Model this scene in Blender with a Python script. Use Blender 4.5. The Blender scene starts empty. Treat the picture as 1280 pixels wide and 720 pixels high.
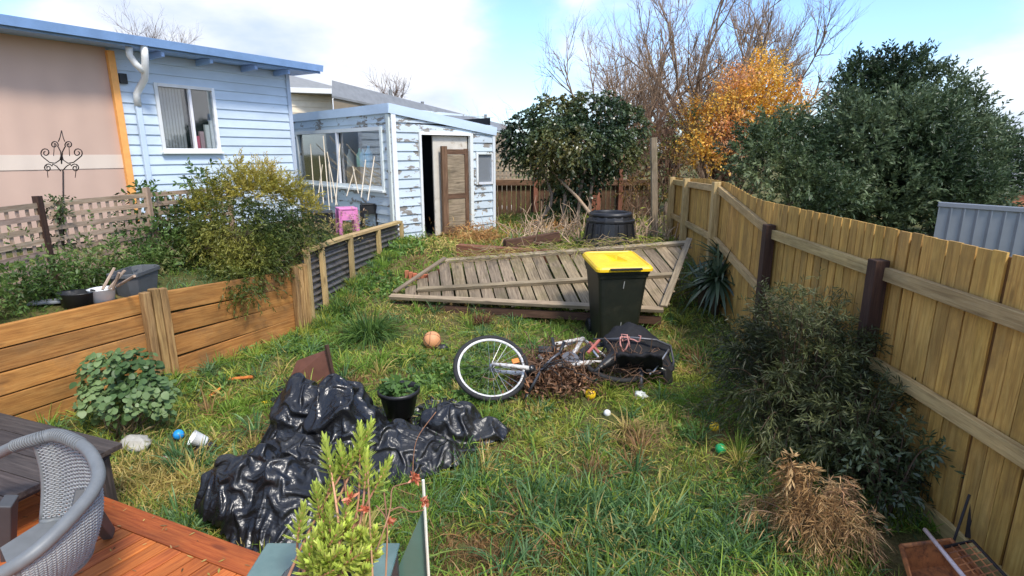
import bpy, math, random
import numpy as np
from mathutils import Vector, Matrix, noise as mn
R = math.radians
rng = np.random.default_rng(7); random.seed(7)
C = bpy.context.scene
col = C.collection
# ------------------------------------------------------------------ camera
EYE = 2.3; FPX = 700.0; PITCH = math.atan(170/FPX)
cam = bpy.data.objects.new('camera', bpy.data.cameras.new('camera')); col.objects.link(cam)
cam.location = (0, 0, EYE); cam.rotation_euler = (math.pi/2-PITCH, 0, 0)
cam.data.lens = 36*FPX/1280; cam.data.clip_start = .05; cam.data.clip_end = 2000
C.camera = cam
# ------------------------------------------------------------------ light
SUN_EL, SUN_AZ = R(52), R(146)          # azimuth measured clockwise from +Y
SUN_DIR = Vector((math.sin(SUN_AZ)*math.cos(SUN_EL), math.cos(SUN_AZ)*math.cos(SUN_EL), math.sin(SUN_EL)))
sd = bpy.data.lights.new('sun', 'SUN'); sd.energy = 1.5; sd.angle = R(10); sd.color = (1, .93, .82)
so = bpy.data.objects.new('sun', sd); col.objects.link(so)
so.rotation_euler = SUN_DIR.to_track_quat('Z', 'Y').to_euler()
w = bpy.data.worlds.new("World"); C.world = w; w.use_nodes = True
C.view_settings.view_transform = 'Standard'; C.view_settings.look = 'None'
C.view_settings.exposure = 1.4; C.view_settings.gamma = 1
C.cycles.max_bounces = 6; C.cycles.transparent_max_bounces = 12
def build_world():
    nt = w.node_tree; N = nt.nodes; L = nt.links; N.clear()
    out = N.new('ShaderNodeOutputWorld'); bg = N.new('ShaderNodeBackground'); bg.inputs[1].default_value = .15
    sky = N.new('ShaderNodeTexSky'); sky.sky_type = 'NISHITA'; sky.sun_disc = False
    sky.sun_elevation = SUN_EL; sky.sun_rotation = SUN_AZ; sky.ozone_density = 1.6
    tc = N.new('ShaderNodeTexCoord')
    mp = N.new('ShaderNodeMapping'); mp.inputs['Scale'].default_value = (1.3, 1.3, 3.2); mp.inputs['Location'].default_value = (.3, .2, .15)
    n1 = N.new('ShaderNodeTexNoise'); n1.inputs['Scale'].default_value = 1.5; n1.inputs['Detail'].default_value = 9; n1.inputs['Roughness'].default_value = .56; n1.inputs['Distortion'].default_value = .25
    L.new(tc.outputs['Generated'], mp.inputs[0]); L.new(mp.outputs[0], n1.inputs[0])
    sep = N.new('ShaderNodeSeparateXYZ'); L.new(tc.outputs['Generated'], sep.inputs[0])
    def lobe(x, y, z, lo, hi, gain):     # a bank of cloud (gain > 0) or a clear gap (gain < 0) in one part of the sky
        d = N.new('ShaderNodeVectorMath'); d.operation = 'DOT_PRODUCT'; v = Vector((x, y, z)).normalized()
        d.inputs[1].default_value = v; L.new(tc.outputs['Generated'], d.inputs[0])
        m = N.new('ShaderNodeMapRange'); m.interpolation_type = 'SMOOTHSTEP'
        for i, q in ((1, lo), (2, hi), (3, 0), (4, gain)): m.inputs[i].default_value = q
        L.new(d.outputs['Value'], m.inputs[0]); return m.outputs[0]
    parts = [n1.outputs[0], lobe(-.34, 1, .10, .93, .995, .30), lobe(1.0, 1, .02, .95, .995, .22), lobe(.62, 1, .24, .96, .995, -.16),
             lobe(-1.0, 1, .22, .95, .998, -.26), lobe(-.03, 1, .20, .988, .999, -.14), lobe(-.25, 1, .55, .90, .99, .12), lobe(-.55, 1, .22, .97, .999, .18)]
    s = parts[0]
    for q in parts[1:]:
        a = N.new('ShaderNodeMath'); a.operation = 'ADD'; L.new(s, a.inputs[0]); L.new(q, a.inputs[1]); s = a.outputs[0]
    cr = N.new('ShaderNodeValToRGB'); cr.color_ramp.elements[0].position = .40; cr.color_ramp.elements[1].position = .66
    cr.color_ramp.interpolation = 'EASE'; L.new(s, cr.inputs[0])
    n2 = N.new('ShaderNodeTexNoise'); n2.inputs['Scale'].default_value = 3.1; n2.inputs['Detail'].default_value = 8
    L.new(mp.outputs[0], n2.inputs[0])
    c2 = N.new('ShaderNodeValToRGB'); c2.color_ramp.elements[0].color = (1.7, 2.05, 2.75, 1); c2.color_ramp.elements[1].color = (2.9, 2.95, 3.1, 1)
    c2.color_ramp.elements[0].position = .36; c2.color_ramp.elements[1].position = .60; L.new(n2.outputs[0], c2.inputs[0])
    hs = N.new('ShaderNodeMixRGB'); hs.blend_type = 'MULTIPLY'; hs.inputs[0].default_value = 1; hs.inputs[2].default_value = (.58, .69, .84, 1)
    L.new(sky.outputs[0], hs.inputs[1])
    mx = N.new('ShaderNodeMixRGB'); L.new(cr.outputs[0], mx.inputs[0]); L.new(hs.outputs[0], mx.inputs[1]); L.new(c2.outputs[0], mx.inputs[2])
    L.new(mx.outputs[0], bg.inputs[0]); L.new(bg.outputs[0], out.inputs[0])
build_world()
# ------------------------------------------------------------------ surveying helpers: a sighting from the camera to a point of the place
def sight(x, y):
    u = (x-640)/FPX; v = (360-y)/FPX
    return np.array((u, math.cos(PITCH)+v*math.sin(PITCH), -math.sin(PITCH)+v*math.cos(PITCH)))
def spot(x, y, z=0.):
    d = sight(x, y); return np.array((0, 0, EYE))+d*((z-EYE)/d[2])
def span(x, y, Y):
    d = sight(x, y); return np.array((0, 0, EYE))+d*(Y/d[1])
def on_wall(x, y, A, B):
    d = sight(x, y); nx, ny = -(B[1]-A[1]), B[0]-A[0]
    return np.array((0, 0, EYE))+d*((A[0]*nx+A[1]*ny)/(d[0]*nx+d[1]*ny))
def ss(a, b, x):
    t = np.clip((x-a)/(b-a), 0, 1); return t*t*(3-2*t)
def ground_z(x, y):
    x = np.asarray(x, float); y = np.asarray(y, float)
    g = .64*ss(6.4, 10.4, y)
    g = g+.03*np.sin(1.7*x+.6)*np.sin(1.3*y+.4)+.018*np.sin(4.1*x+2*y)+.012*np.sin(3.3*y-5*x)
    return g+.10*np.exp(-((x-1.3)**2+(y-10.3)**2)/1.2)
def on_ground(x, y, up=0.):
    z = 0.
    for _ in range(12): p = spot(x, y, z+up); z = float(ground_z(p[0], p[1]))
    return np.array((p[0], p[1], z+up))
# ------------------------------------------------------------------ mesh builder
def unit(v):
    v = np.asarray(v, float); return v/(np.linalg.norm(v, axis=-1, keepdims=True)+1e-9)
class MB:
    def __init__(s): s.V=[]; s.Q=[]; s.T=[]; s.C=[]; s.L=[]; s.n=0
    def raw(s, v, quads=None, tris=None, c=None, lc=None):
        v = np.asarray(v, float).reshape(-1, 3); k = len(v)
        s.V.append(v)
        if quads is not None and len(quads): s.Q.append(np.asarray(quads, int).reshape(-1, 4)+s.n)
        if tris is not None and len(tris): s.T.append(np.asarray(tris, int).reshape(-1, 3)+s.n)
        if c is None: c = (1, 1, 1)
        c = np.asarray(c, float)
        if c.ndim == 1: c = np.tile(c, (k, 1))
        s.C.append(c); s.L.append(v if lc is None else np.asarray(lc, float)); s.n += k
    def bar(s, A, B, w, h, up=(0, 0, 1), c=None, taper=1., wob=0.):
        """a board or post from A to B: w across, h along 'up'"""
        A = np.asarray(A, float); B = np.asarray(B, float); d = unit(B-A); L = np.linalg.norm(B-A)
        u = np.asarray(up, float); sd_ = unit(np.cross(d, u)); u2 = np.cross(sd_, d)
        v = []; lc = []; off = random.random()*50; off2 = random.random()*9
        for e, p, t in ((0, A, 1), (1, B, taper)):
            for i, j in ((-1, -1), (1, -1), (1, 1), (-1, 1)):
                q = p+sd_*i*w/2*t+u2*j*h/2*t
                if wob: q = q+d*random.uniform(-wob, wob)
                v.append(q); lc.append((off+e*L, off2+i*w/2, j*h/2+off2))
        if c is None: k = random.uniform(.82, 1.12); c = (k, k*random.uniform(.96, 1.02), k*random.uniform(.92, 1.03))
        s.raw(v, [(0, 1, 2, 3), (7, 6, 5, 4), (0, 4, 5, 1), (1, 5, 6, 2), (2, 6, 7, 3), (3, 7, 4, 0)], c=c, lc=lc)
    def hexa(s, v8, c=None, lc=None):
        s.raw(v8, [(0, 3, 2, 1), (4, 5, 6, 7), (0, 1, 5, 4), (1, 2, 6, 5), (2, 3, 7, 6), (3, 0, 4, 7)], c=c, lc=lc)
    def tube(s, pts, r, n=6, c=None, caps=True):
        pts = np.asarray(pts, float); m = len(pts); r = np.broadcast_to(np.asarray(r, float), (m,))
        tg = unit(np.gradient(pts, axis=0)); ref = np.array((0, 0, 1.)) if abs(tg[0][2]) < .9 else np.array((1., 0, 0))
        a = unit(np.cross(tg[0], ref)); V = []; lc = []; acc = 0; off = random.random()*20
        th = np.arange(n)*2*math.pi/n
        for i in range(m):
            a = unit(a-tg[i]*np.dot(a, tg[i])); b = np.cross(tg[i], a)
            if i: acc += np.linalg.norm(pts[i]-pts[i-1])
            V.append(pts[i]+r[i]*(np.cos(th)[:, None]*a+np.sin(th)[:, None]*b))
            lc.append(np.stack([np.full(n, acc+off), np.cos(th)*r[i]+off, np.sin(th)*r[i]], 1))
        q = [(i*n+j, i*n+(j+1) % n, (i+1)*n+(j+1) % n, (i+1)*n+j) for i in range(m-1) for j in range(n)]
        V = np.concatenate(V); lc = np.concatenate(lc); t = []
        if caps:
            V = np.concatenate([V, pts[[0, -1]]]); lc = np.concatenate([lc, lc[[0, -1]]]); k = m*n
            t = [(k, (j+1) % n, j) for j in range(n)]+[(k+1, (m-1)*n+j, (m-1)*n+(j+1) % n) for j in range(n)]
        if c is not None and np.asarray(c).ndim == 2: c = np.repeat(np.asarray(c), n, 0); c = np.concatenate([c, c[[0, -1]]]) if caps else c
        s.raw(V, q, t, c=c, lc=lc)
    def lathe(s, prof, ctr, n=24, axis=(0, 0, 1), c=None, scale=(1, 1)):
        """prof: (radius, height) pairs turned about axis through ctr"""
        ax = unit(axis); a = unit(np.cross(ax, (0, 1, 0) if abs(ax[1]) < .9 else (1, 0, 0))); b = np.cross(ax, a)
        th = np.arange(n)*2*math.pi/n; V = []
        for rr, z in prof: V.append(np.asarray(ctr)+ax*z+rr*(scale[0]*np.cos(th)[:, None]*a+scale[1]*np.sin(th)[:, None]*b))
        q = [(i*n+j, i*n+(j+1) % n, (i+1)*n+(j+1) % n, (i+1)*n+j) for i in range(len(prof)-1) for j in range(n)]
        s.raw(np.concatenate(V), q, c=c)
    def ball(s, ctr, r, n=20, c=None, sc=(1, 1, 1)):
        m = n//2; V = []
        for i in range(m+1):
            ph = math.pi*i/m
            for j in range(n):
                th = 2*math.pi*j/n; V.append((math.sin(ph)*math.cos(th)*sc[0], math.sin(ph)*math.sin(th)*sc[1], math.cos(ph)*sc[2]))
        q = [(i*n+j, (i+1)*n+j, (i+1)*n+(j+1) % n, i*n+(j+1) % n) for i in range(m) for j in range(n)]
        s.raw(np.array(V)*r+np.asarray(ctr), q, c=c)
    def straps(s, P0, Dr, Ln, Wd, cols, prof=(.15, 1, .05), droop=0., curl=None, wref=None, tipcol=None):
        """many leaves or blades at once, each a bent strip"""
        P0 = np.asarray(P0, float); n = len(P0); Dr = unit(Dr); Ln = np.broadcast_to(Ln, (n,))[:, None]; Wd = np.broadcast_to(Wd, (n,))[:, None]
        droop = np.broadcast_to(droop, (n,))[:, None]
        if wref is None: wref = rng.normal(size=(n, 3))
        sdv = unit(np.cross(Dr, wref)); k = len(prof); V = np.zeros((n, k, 2, 3)); CC = np.zeros((n, k, 2, 3)); cols = np.asarray(cols, float)
        if cols.ndim == 1: cols = np.tile(cols, (n, 1))
        for i, pf in enumerate(prof):
            t = i/(k-1); p = P0+Dr*Ln*t; p[:, 2:3] -= droop*Ln*t*t
            if curl is not None: p = p+curl*Ln*t*t
            V[:, i, 0] = p-sdv*Wd*pf/2; V[:, i, 1] = p+sdv*Wd*pf/2
            cc = cols if tipcol is None else cols*(1-t*t)+np.asarray(tipcol)*t*t
            CC[:, i, 0] = cc; CC[:, i, 1] = cc
        b = (np.arange(n)*k*2)[:, None]
        q = np.concatenate([np.stack([b[:, 0]+2*i, b[:, 0]+2*i+1, b[:, 0]+2*i+3, b[:, 0]+2*i+2], 1) for i in range(k-1)])
        s.raw(V.reshape(-1, 3), q, c=CC.reshape(-1, 3))
    def sprigs(s, P0, Dr, Ln, k, L, W, pal, droop=.2, spread=.8, prof=(.15, 1, .05), jit=.25, start=.1):
        """leafy twigs: k leaves set round each twig"""
        P0 = np.asarray(P0, float); n = len(P0); Dr = unit(Dr); Ln = np.broadcast_to(Ln, (n,))
        t = np.linspace(start, 1, k)[None, :]+rng.uniform(-.5, .5, (n, k))/k
        pos = P0[:, None]+Dr[:, None]*(Ln[:, None]*t)[..., None]; pos[..., 2] -= droop*Ln[:, None]*t*t
        rad = rng.normal(size=(n, k, 3)); rad -= (rad*Dr[:, None]).sum(-1, keepdims=True)*Dr[:, None]; rad = unit(rad)
        ld = unit(Dr[:, None]*(1-.3*spread)+rad*spread*rng.uniform(.5, 1.2, (n, k, 1))); ld[..., 2] -= droop*.6
        m = n*k; c = pal(P0)[:, None]*rng.uniform(1-jit, 1+jit, (n, k, 1))
        s.straps(pos.reshape(m, 3), ld.reshape(m, 3), L*rng.uniform(.65, 1.2, m), W*rng.uniform(.7, 1.2, m), np.broadcast_to(c, (n, k, 3)).reshape(m, 3), prof=prof, droop=.15)
    def build(s, name, mat, parent=None, smooth=False, bevel=0., base=None):
        V = np.concatenate(s.V); me = bpy.data.meshes.new(name)
        Q = np.concatenate(s.Q) if s.Q else np.zeros((0, 4), int); T = np.concatenate(s.T) if s.T else np.zeros((0, 3), int)
        root = parent
        while root is not None and root.parent is not None: root = root.parent
        if root is not None: org = np.array(root.location)
        elif base is not None: org = np.array(base, float)
        else:
            lo, hi = V.min(0), V.max(0); org = np.array(((lo[0]+hi[0])/2, (lo[1]+hi[1])/2, lo[2]))
        me.vertices.add(len(V)); me.vertices.foreach_set('co', (V-org).astype(np.float32).ravel())
        nl = Q.size+T.size; me.loops.add(nl); me.polygons.add(len(Q)+len(T))
        me.loops.foreach_set('vertex_index', np.concatenate([Q.ravel(), T.ravel()]).astype(np.int32))
        me.polygons.foreach_set('loop_start', np.concatenate([np.arange(len(Q))*4, Q.size+np.arange(len(T))*3]).astype(np.int32))
        me.polygons.foreach_set('loop_total', np.concatenate([np.full(len(Q), 4), np.full(len(T), 3)]).astype(np.int32))
        me.update(calc_edges=True)
        CC = np.concatenate(s.C); a = me.attributes.new('Col', 'FLOAT_COLOR', 'POINT')
        a.data.foreach_set('color', np.concatenate([CC, np.ones((len(CC), 1))], 1).astype(np.float32).ravel())
        a = me.attributes.new('lc', 'FLOAT_VECTOR', 'POINT'); a.data.foreach_set('vector', np.concatenate(s.L).astype(np.float32).ravel())
        me.validate()
        me.polygons.foreach_set('use_smooth', np.full(len(me.polygons), bool(smooth)))
        me.materials.append(mat); o = bpy.data.objects.new(name, me); col.objects.link(o)
        if parent is not None: o.parent = parent
        else: o.location = org
        if bevel:
            b = o.modifiers.new('bevel', 'BEVEL'); b.width = bevel; b.segments = 2; b.limit_method = 'ANGLE'
        return o
def tag(o, label=None, cat=None, group=None, kind=None):
    if label: o['label'] = label
    if cat: o['category'] = cat
    if group: o['group'] = group
    if kind: o['kind'] = kind
    return o
def thing(name, label, cat, loc, group=None):
    o = bpy.data.objects.new(name, None); o.location = tuple(float(q) for q in loc); o.empty_display_size = .1; col.objects.link(o)
    return tag(o, label, cat, group)
# ------------------------------------------------------------------ materials
def mat_base(name):
    m = bpy.data.materials.new(name); m.use_nodes = True; N = m.node_tree.nodes; return m, N, m.node_tree.links, N['Principled BSDF']
def attr(N, n):
    a = N.new('ShaderNodeAttribute'); a.attribute_name = n; return a
def noise(N, L, src, scale, detail=5, rough=.6, mscale=None, dist=0):
    n = N.new('ShaderNodeTexNoise'); n.inputs['Scale'].default_value = scale; n.inputs['Detail'].default_value = detail; n.inputs['Roughness'].default_value = rough; n.inputs['Distortion'].default_value = dist
    if mscale:
        m = N.new('ShaderNodeMapping'); m.inputs['Scale'].default_value = mscale; L.new(src, m.inputs[0]); src = m.outputs[0]
    L.new(src, n.inputs[0]); return n.outputs[0]
def ramp(N, L, src, stops):
    r = N.new('ShaderNodeValToRGB'); e = r.color_ramp.elements
    while len(e) < len(stops): e.new(.5)
    for i, (p, c) in enumerate(stops): e[i].position = p; e[i].color = (*c, 1) if len(c) == 3 else c
    L.new(src, r.inputs[0]); return r.outputs[0]
def mul(N, L, a, b, f=1.):
    m = N.new('ShaderNodeMixRGB'); m.blend_type = 'MULTIPLY'; m.inputs[0].default_value = f; L.new(a, m.inputs[1]); L.new(b, m.inputs[2]); return m.outputs[0]
def mix(N, L, f, a, b):
    m = N.new('ShaderNodeMixRGB')
    for i, q in enumerate((f, a, b)):
        if isinstance(q, (tuple, list)): m.inputs[i].default_value = (*q, 1)
        elif isinstance(q, (int, float)): m.inputs[i].default_value = q
        else: L.new(q, m.inputs[i])
    return m.outputs[0]
def bump(N, L, b, h, strength=.3, dist=.01):
    n = N.new('ShaderNodeBump'); n.inputs['Strength'].default_value = strength; n.inputs['Distance'].default_value = dist; L.new(h, n.inputs['Height']); L.new(n.outputs[0], b.inputs['Normal'])
def wood(name, dark, mid, light, rough=.75, grain=1., stain=None):
    m, N, L, b = mat_base(name); lc = attr(N, 'lc').outputs['Vector']
    g = noise(N, L, lc, 6, 8, .65, (.5, 9*grain, 9*grain), .6); g2 = noise(N, L, lc, 2.2, 5, .6, (1, 2.5, 2.5))
    c = ramp(N, L, g, [(.3, dark), (.5, mid), (.72, light)])
    c = mul(N, L, c, ramp(N, L, g2, [(.3, (.68, .68, .68)), (.62, (1.12, 1.1, 1.08))]))
    if stain: c = mix(N, L, ramp(N, L, noise(N, L, lc, 1.1, 6, .7), [(.52, (0, 0, 0)), (.66, (.75, .75, .75))]), c, stain)
    v = N.new('ShaderNodeTexVoronoi'); mp = N.new('ShaderNodeMapping'); mp.inputs['Scale'].default_value = (1.7, 7, 7); L.new(lc, mp.inputs[0]); L.new(mp.outputs[0], v.inputs[0]); v.inputs['Scale'].default_value = 1.
    c = mix(N, L, ramp(N, L, v.outputs['Distance'], [(.06, (.7, .7, .7)), (.13, (0, 0, 0))]), c, tuple(q*.6 for q in dark))
    c = mul(N, L, c, attr(N, 'Col').outputs['Color']); L.new(c, b.inputs['Base Color']); b.inputs['Roughness'].default_value = rough
    bump(N, L, b, g, .45, .006); return m
def plain(name, c, rough=.5, var=.2, scale=6., bmp=.1, metal=0., c2=None, thr=(.5, .62), detail=6, bd=.005, spec=.5):
    m, N, L, b = mat_base(name); tc = N.new('ShaderNodeTexCoord').outputs['Object']
    n = noise(N, L, tc, scale, detail, .65)
    q = ramp(N, L, n, [(.3, tuple(x*(1-var) for x in c)), (.7, tuple(min(1, x*(1+var)) for x in c))])
    if c2: q = mix(N, L, ramp(N, L, noise(N, L, tc, scale*1.7, 8, .7), [(thr[0], (0, 0, 0)), (thr[1], (1, 1, 1))]), q, c2)
    q = mul(N, L, q, attr(N, 'Col').outputs['Color'])
    L.new(q, b.inputs['Base Color']); b.inputs['Roughness'].default_value = rough; b.inputs['Metallic'].default_value = metal; b.inputs['Specular IOR Level'].default_value = spec
    if bmp: bump(N, L, b, noise(N, L, tc, scale*5, 6, .7), bmp, bd)
    return m
def leafmat(name, rough=.5, trans=.3, spec=.35):
    m, N, L, b = mat_base(name); c = attr(N, 'Col').outputs['Color']
    tc = N.new('ShaderNodeTexCoord').outputs['Object']
    c = mul(N, L, c, ramp(N, L, noise(N, L, tc, 3.5, 4, .6), [(.3, (.72, .75, .72)), (.7, (1.2, 1.15, 1.1))]))
    L.new(c, b.inputs['Base Color']); b.inputs['Roughness'].default_value = rough; b.inputs['Specular IOR Level'].default_value = spec
    t = N.new('ShaderNodeBsdfTranslucent'); L.new(c, t.inputs[0]); x = N.new('ShaderNodeMixShader'); x.inputs[0].default_value = trans
    L.new(b.outputs[0], x.inputs[1]); L.new(t.outputs[0], x.inputs[2]); L.new(x.outputs[0], N['Material Output'].inputs[0]); return m
def glassmat(name, tint=(.8, .85, .85), gl=.12, rough=.03):
    m, N, L, b = mat_base(name); N.remove(b)
    t = N.new('ShaderNodeBsdfTransparent'); t.inputs[0].default_value = (*tint, 1); g = N.new('ShaderNodeBsdfGlossy'); g.inputs['Roughness'].default_value = rough
    lw = N.new('ShaderNodeLayerWeight'); lw.inputs[0].default_value = .25
    mr = N.new('ShaderNodeMapRange'); mr.inputs[3].default_value = gl; mr.inputs[4].default_value = .7; L.new(lw.outputs['Facing'], mr.inputs[0])
    x = N.new('ShaderNodeMixShader'); L.new(mr.outputs[0], x.inputs[0]); L.new(t.outputs[0], x.inputs[1]); L.new(g.outputs[0], x.inputs[2]); L.new(x.outputs[0], N['Material Output'].inputs[0]); return m
def peel(name, paint, under, amount=.55, scale=1.):
    m, N, L, b = mat_base(name); lc = attr(N, 'lc').outputs['Vector']
    n = noise(N, L, lc, 2.3*scale, 11, .66, (1, 2.6, 2.6)); big = noise(N, L, N.new('ShaderNodeTexCoord').outputs['Object'], 1.6, 4, .6)
    ad = N.new('ShaderNodeMath'); ad.operation = 'MULTIPLY_ADD'; ad.inputs[1].default_value = .5; L.new(big, ad.inputs[0]); L.new(n, ad.inputs[2]); sb_ = N.new('ShaderNodeMath'); sb_.operation = 'SUBTRACT'; sb_.inputs[1].default_value = .24; L.new(ad.outputs[0], sb_.inputs[0]); n = sb_.outputs[0]; msk = ramp(N, L, n, [(amount, (0, 0, 0)), (amount+.015, (1, 1, 1))])
    g = ramp(N, L, noise(N, L, lc, 5, 7, .7, (.5, 8, 8)), [(.3, tuple(q*.55 for q in under)), (.7, under)])
    dirt = ramp(N, L, noise(N, L, lc, 1.3, 7, .65, (1, 3, 3)), [(.3, tuple(q*.84 for q in paint)), (.65, paint)])
    c = mul(N, L, mix(N, L, msk, dirt, g), attr(N, 'Col').outputs['Color']); L.new(c, b.inputs['Base Color']); b.inputs['Roughness'].default_value = .6
    bump(N, L, b, msk, -.5, .003); return m
M = {}
M['pine'] = wood('treated_pine', (.24, .095, .02), (.40, .18, .042), (.52, .27, .08), .75, 1, (.22, .12, .05))
M['pine_end'] = wood('split_pine', (.13, .07, .025), (.34, .20, .075), (.50, .33, .14))
M['paling'] = wood('paling_wood', (.32, .165, .038), (.53, .31, .075), (.66, .42, .125), .8, .8, (.30, .175, .055))
M['rail'] = wood('rail_wood', (.30, .20, .08), (.47, .335, .145), (.60, .455, .22), .8)
M['old_post'] = wood('dark_post_wood', (.02, .009, .006), (.05, .022, .013), (.09, .045, .025), .8)
M['grey_wood'] = wood('weathered_wood', (.11, .08, .05), (.24, .185, .12), (.39, .31, .205), .85, 1, (.12, .10, .04))
M['grey_rail'] = wood('weathered_rail', (.15, .11, .07), (.29, .23, .15), (.42, .34, .23), .85)
M['brown_wood'] = wood('old_brown_wood', (.06, .03, .015), (.14, .075, .04), (.24, .14, .085), .85)
M['red_wood'] = wood('reddish_paling', (.16, .06, .03), (.3, .12, .07), (.42, .2, .12), .85)
M['lattice'] = wood('lattice_wood', (.26, .17, .11), (.40, .29, .21), (.50, .40, .31), .85)
M['lattice_warm'] = wood('lattice_warm', (.34, .26, .17), (.52, .42, .30), (.66, .56, .42), .85)
M['deck'] = wood('oiled_decking', (.26, .05, .008), (.46, .12, .022), (.60, .19, .04), .7, 1.2)
M['table_wood'] = wood('dark_grey_timber', (.028, .02, .017), (.055, .042, .037), (.10, .08, .07), .65)
M['bark'] = wood('bark', (.10, .07, .05), (.20, .15, .11), (.32, .26, .2), .9)
M['house_paint'] = peel('blue_house_paint', (.60, .70, .80), (.34, .34, .33), .72)
M['shed_paint'] = peel('peeling_shed_paint', (.58, .66, .71), (.30, .27, .23), .565, 1.3)
M['shed_white'] = peel('shed_white_trim', (.80, .84, .84), (.3, .25, .18), .66)
M['white_paint'] = plain('white_paint', (.82, .83, .82), .5, .05, 5)
M['cream_paint'] = plain('cream_paint', (.80, .68, .50), .6, .06, 5)
M['fascia'] = plain('blue_cast_fascia', (.22, .36, .60), .45, .12, 4, .05)  # blue cast of the light at the eaves is put into this colour
M['soffit'] = plain('blue_shade_soffit', (.34, .50, .80), .6, .1, 4, .05)  # deep blue shade under the eaves, painted in as base colour
M['roofmetal'] = plain('grey_roof_sheet', (.27, .27, .26), .5, .15, 5, .1, .3)
M['blind'] = plain('beige_blind_fabric', (.56, .385, .30), .75, .07, .7, .05, detail=3)
M['blind_band'] = plain('pale_blind_band', (.68, .56, .46), .6, .05, 1, .05)
M['orange_trim'] = plain('orange_trim_wood', (.78, .36, .10), .6, .12, 8)
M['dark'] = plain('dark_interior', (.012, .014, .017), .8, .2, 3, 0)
M['curtain'] = plain('curtain_cloth', (.30, .32, .33), .9, .1, 5)
M['card'] = plain('cardboard', (.55, .33, .14), .8, .1, 5)
M['black_plastic'] = plain('black_plastic', (.016, .016, .017), .42, .3, 9, .12)
M['bin_green'] = plain('dark_green_bin_plastic', (.012, .0145, .009), .5, .35, 5, .1, c2=(.026, .025, .015), thr=(.5, .75))
M['bin_yellow'] = plain('yellow_lid_plastic', (.86, .54, .012), .42, .12, 7, .06, c2=(.55, .33, .02), thr=(.62, .8))
M['white_plastic'] = plain('white_plastic', (.78, .78, .76), .4, .06, 9)
M['pvc'] = plain('white_pvc', (.80, .80, .78), .35, .04, 9)
M['rust'] = plain('rusty_sheet', (.42, .15, .045), .75, .35, 7, .3, c2=(.13, .045, .02), thr=(.45, .6))
M['rust_brown'] = plain('brown_sheet', (.16, .065, .042), .55, .2, 7, .15)
M['iron'] = plain('dark_iron', (.03, .022, .02), .6, .3, 20, .1, .5)
M['galv'] = plain('corrugated_steel', (.24, .225, .21), .5, .25, 8, .1, .75, c2=(.10, .085, .08), thr=(.5, .66))
M['steel'] = plain('bright_steel', (.55, .55, .55), .3, .1, 20, .02, .9)
M['tank'] = plain('grey_sheet_fence', (.27, .29, .31), .45, .06, 5, .03, .3)
M['brick'] = plain('orange_brick', (.48, .17, .085), .85, .15, 14, .3)
M['pink'] = plain('pink_plastic', (.74, .24, .50), .5, .1, 7)
M['tyre'] = plain('tyre_rubber', (.02, .02, .02), .8, .2, 30, .3)
M['rim_white'] = plain('white_enamel', (.66, .65, .62), .4, .1, 20, c2=(.34, .27, .2), thr=(.54, .66))
M['frame_white'] = plain('grimy_white_enamel', (.62, .60, .56), .45, .15, 16, c2=(.22, .14, .09), thr=(.5, .62))
M['orange_ref'] = plain('orange_reflector', (.85, .25, .04), .3, .05, 9)
M['red_plastic'] = plain('red_plastic', (.42, .12, .09), .4, .15, 9)
M['fabric_black'] = plain('black_fabric', (.014, .014, .016), .75, .3, 25, .35, spec=.25)
M['grey_tube'] = plain('dark_grey_tube', (.10, .10, .11), .4, .1, 15, .05, .5)
M['bball'] = plain('basketball_rubber', (.66, .30, .13), .6, .12, 12, .3)
M['ball_y'] = plain('yellow_ball', (.85, .55, .02), .4, .06, 9)
M['ball_g'] = plain('green_ball', (.02, .45, .15), .4, .06, 9)
M['ball_b'] = plain('blue_ball', (.02, .30, .72), .4, .06, 9)
M['teal'] = plain('teal_plastic', (.03, .25, .17), .4, .1, 9)
M['stone'] = plain('pale_stone', (.42, .40, .35), .85, .2, 9, .4)
M['rattan'] = plain('grey_resin', (.16, .168, .168), .48, .10, 22, .05)
M['rattan_weave'] = plain('grey_resin_weave', (.30, .305, .30), .55, .12, 22, .05)
M['chair_leg'] = plain('charcoal_leg', (.06, .062, .065), .5, .1, 15, .08)
M['terracotta'] = plain('grey_pot', (.085, .09, .095), .6, .15, 9)
M['leaf'] = leafmat('leaf_surface', .45, .28); M['leaf_gloss'] = leafmat('glossy_leaf', .32, .18, .5)
M['leaf_dry'] = leafmat('dry_leaf', .8, .15, .15); M['blade'] = leafmat('grass_blade', .55, .35, .3); M['succulent'] = leafmat('succulent_leaf', .4, .15, .4)
M['glass'] = glassmat('window_glass', (.95, .96, .96), .08); M['glass_shed'] = glassmat('dusty_glass', (.93, .95, .94), .035, .05)
M['glass_green'] = plain('green_glass', (.10, .19, .15), .12, .1, 3, .02)
def glass_table_mat():
    m, N, L, b = mat_base('blue_green_glass'); tc = N.new('ShaderNodeTexCoord').outputs['Object']
    c = ramp(N, L, noise(N, L, tc, 5, 6, .7), [(.3, (.10, .19, .18)), (.7, (.19, .30, .28))]); L.new(c, b.inputs['Base Color'])
    b.inputs['Roughness'].default_value = .12; b.inputs['Transmission Weight'].default_value = .25; b.inputs['Alpha'].default_value = .9; return m
M['glass_table'] = glass_table_mat()
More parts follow.
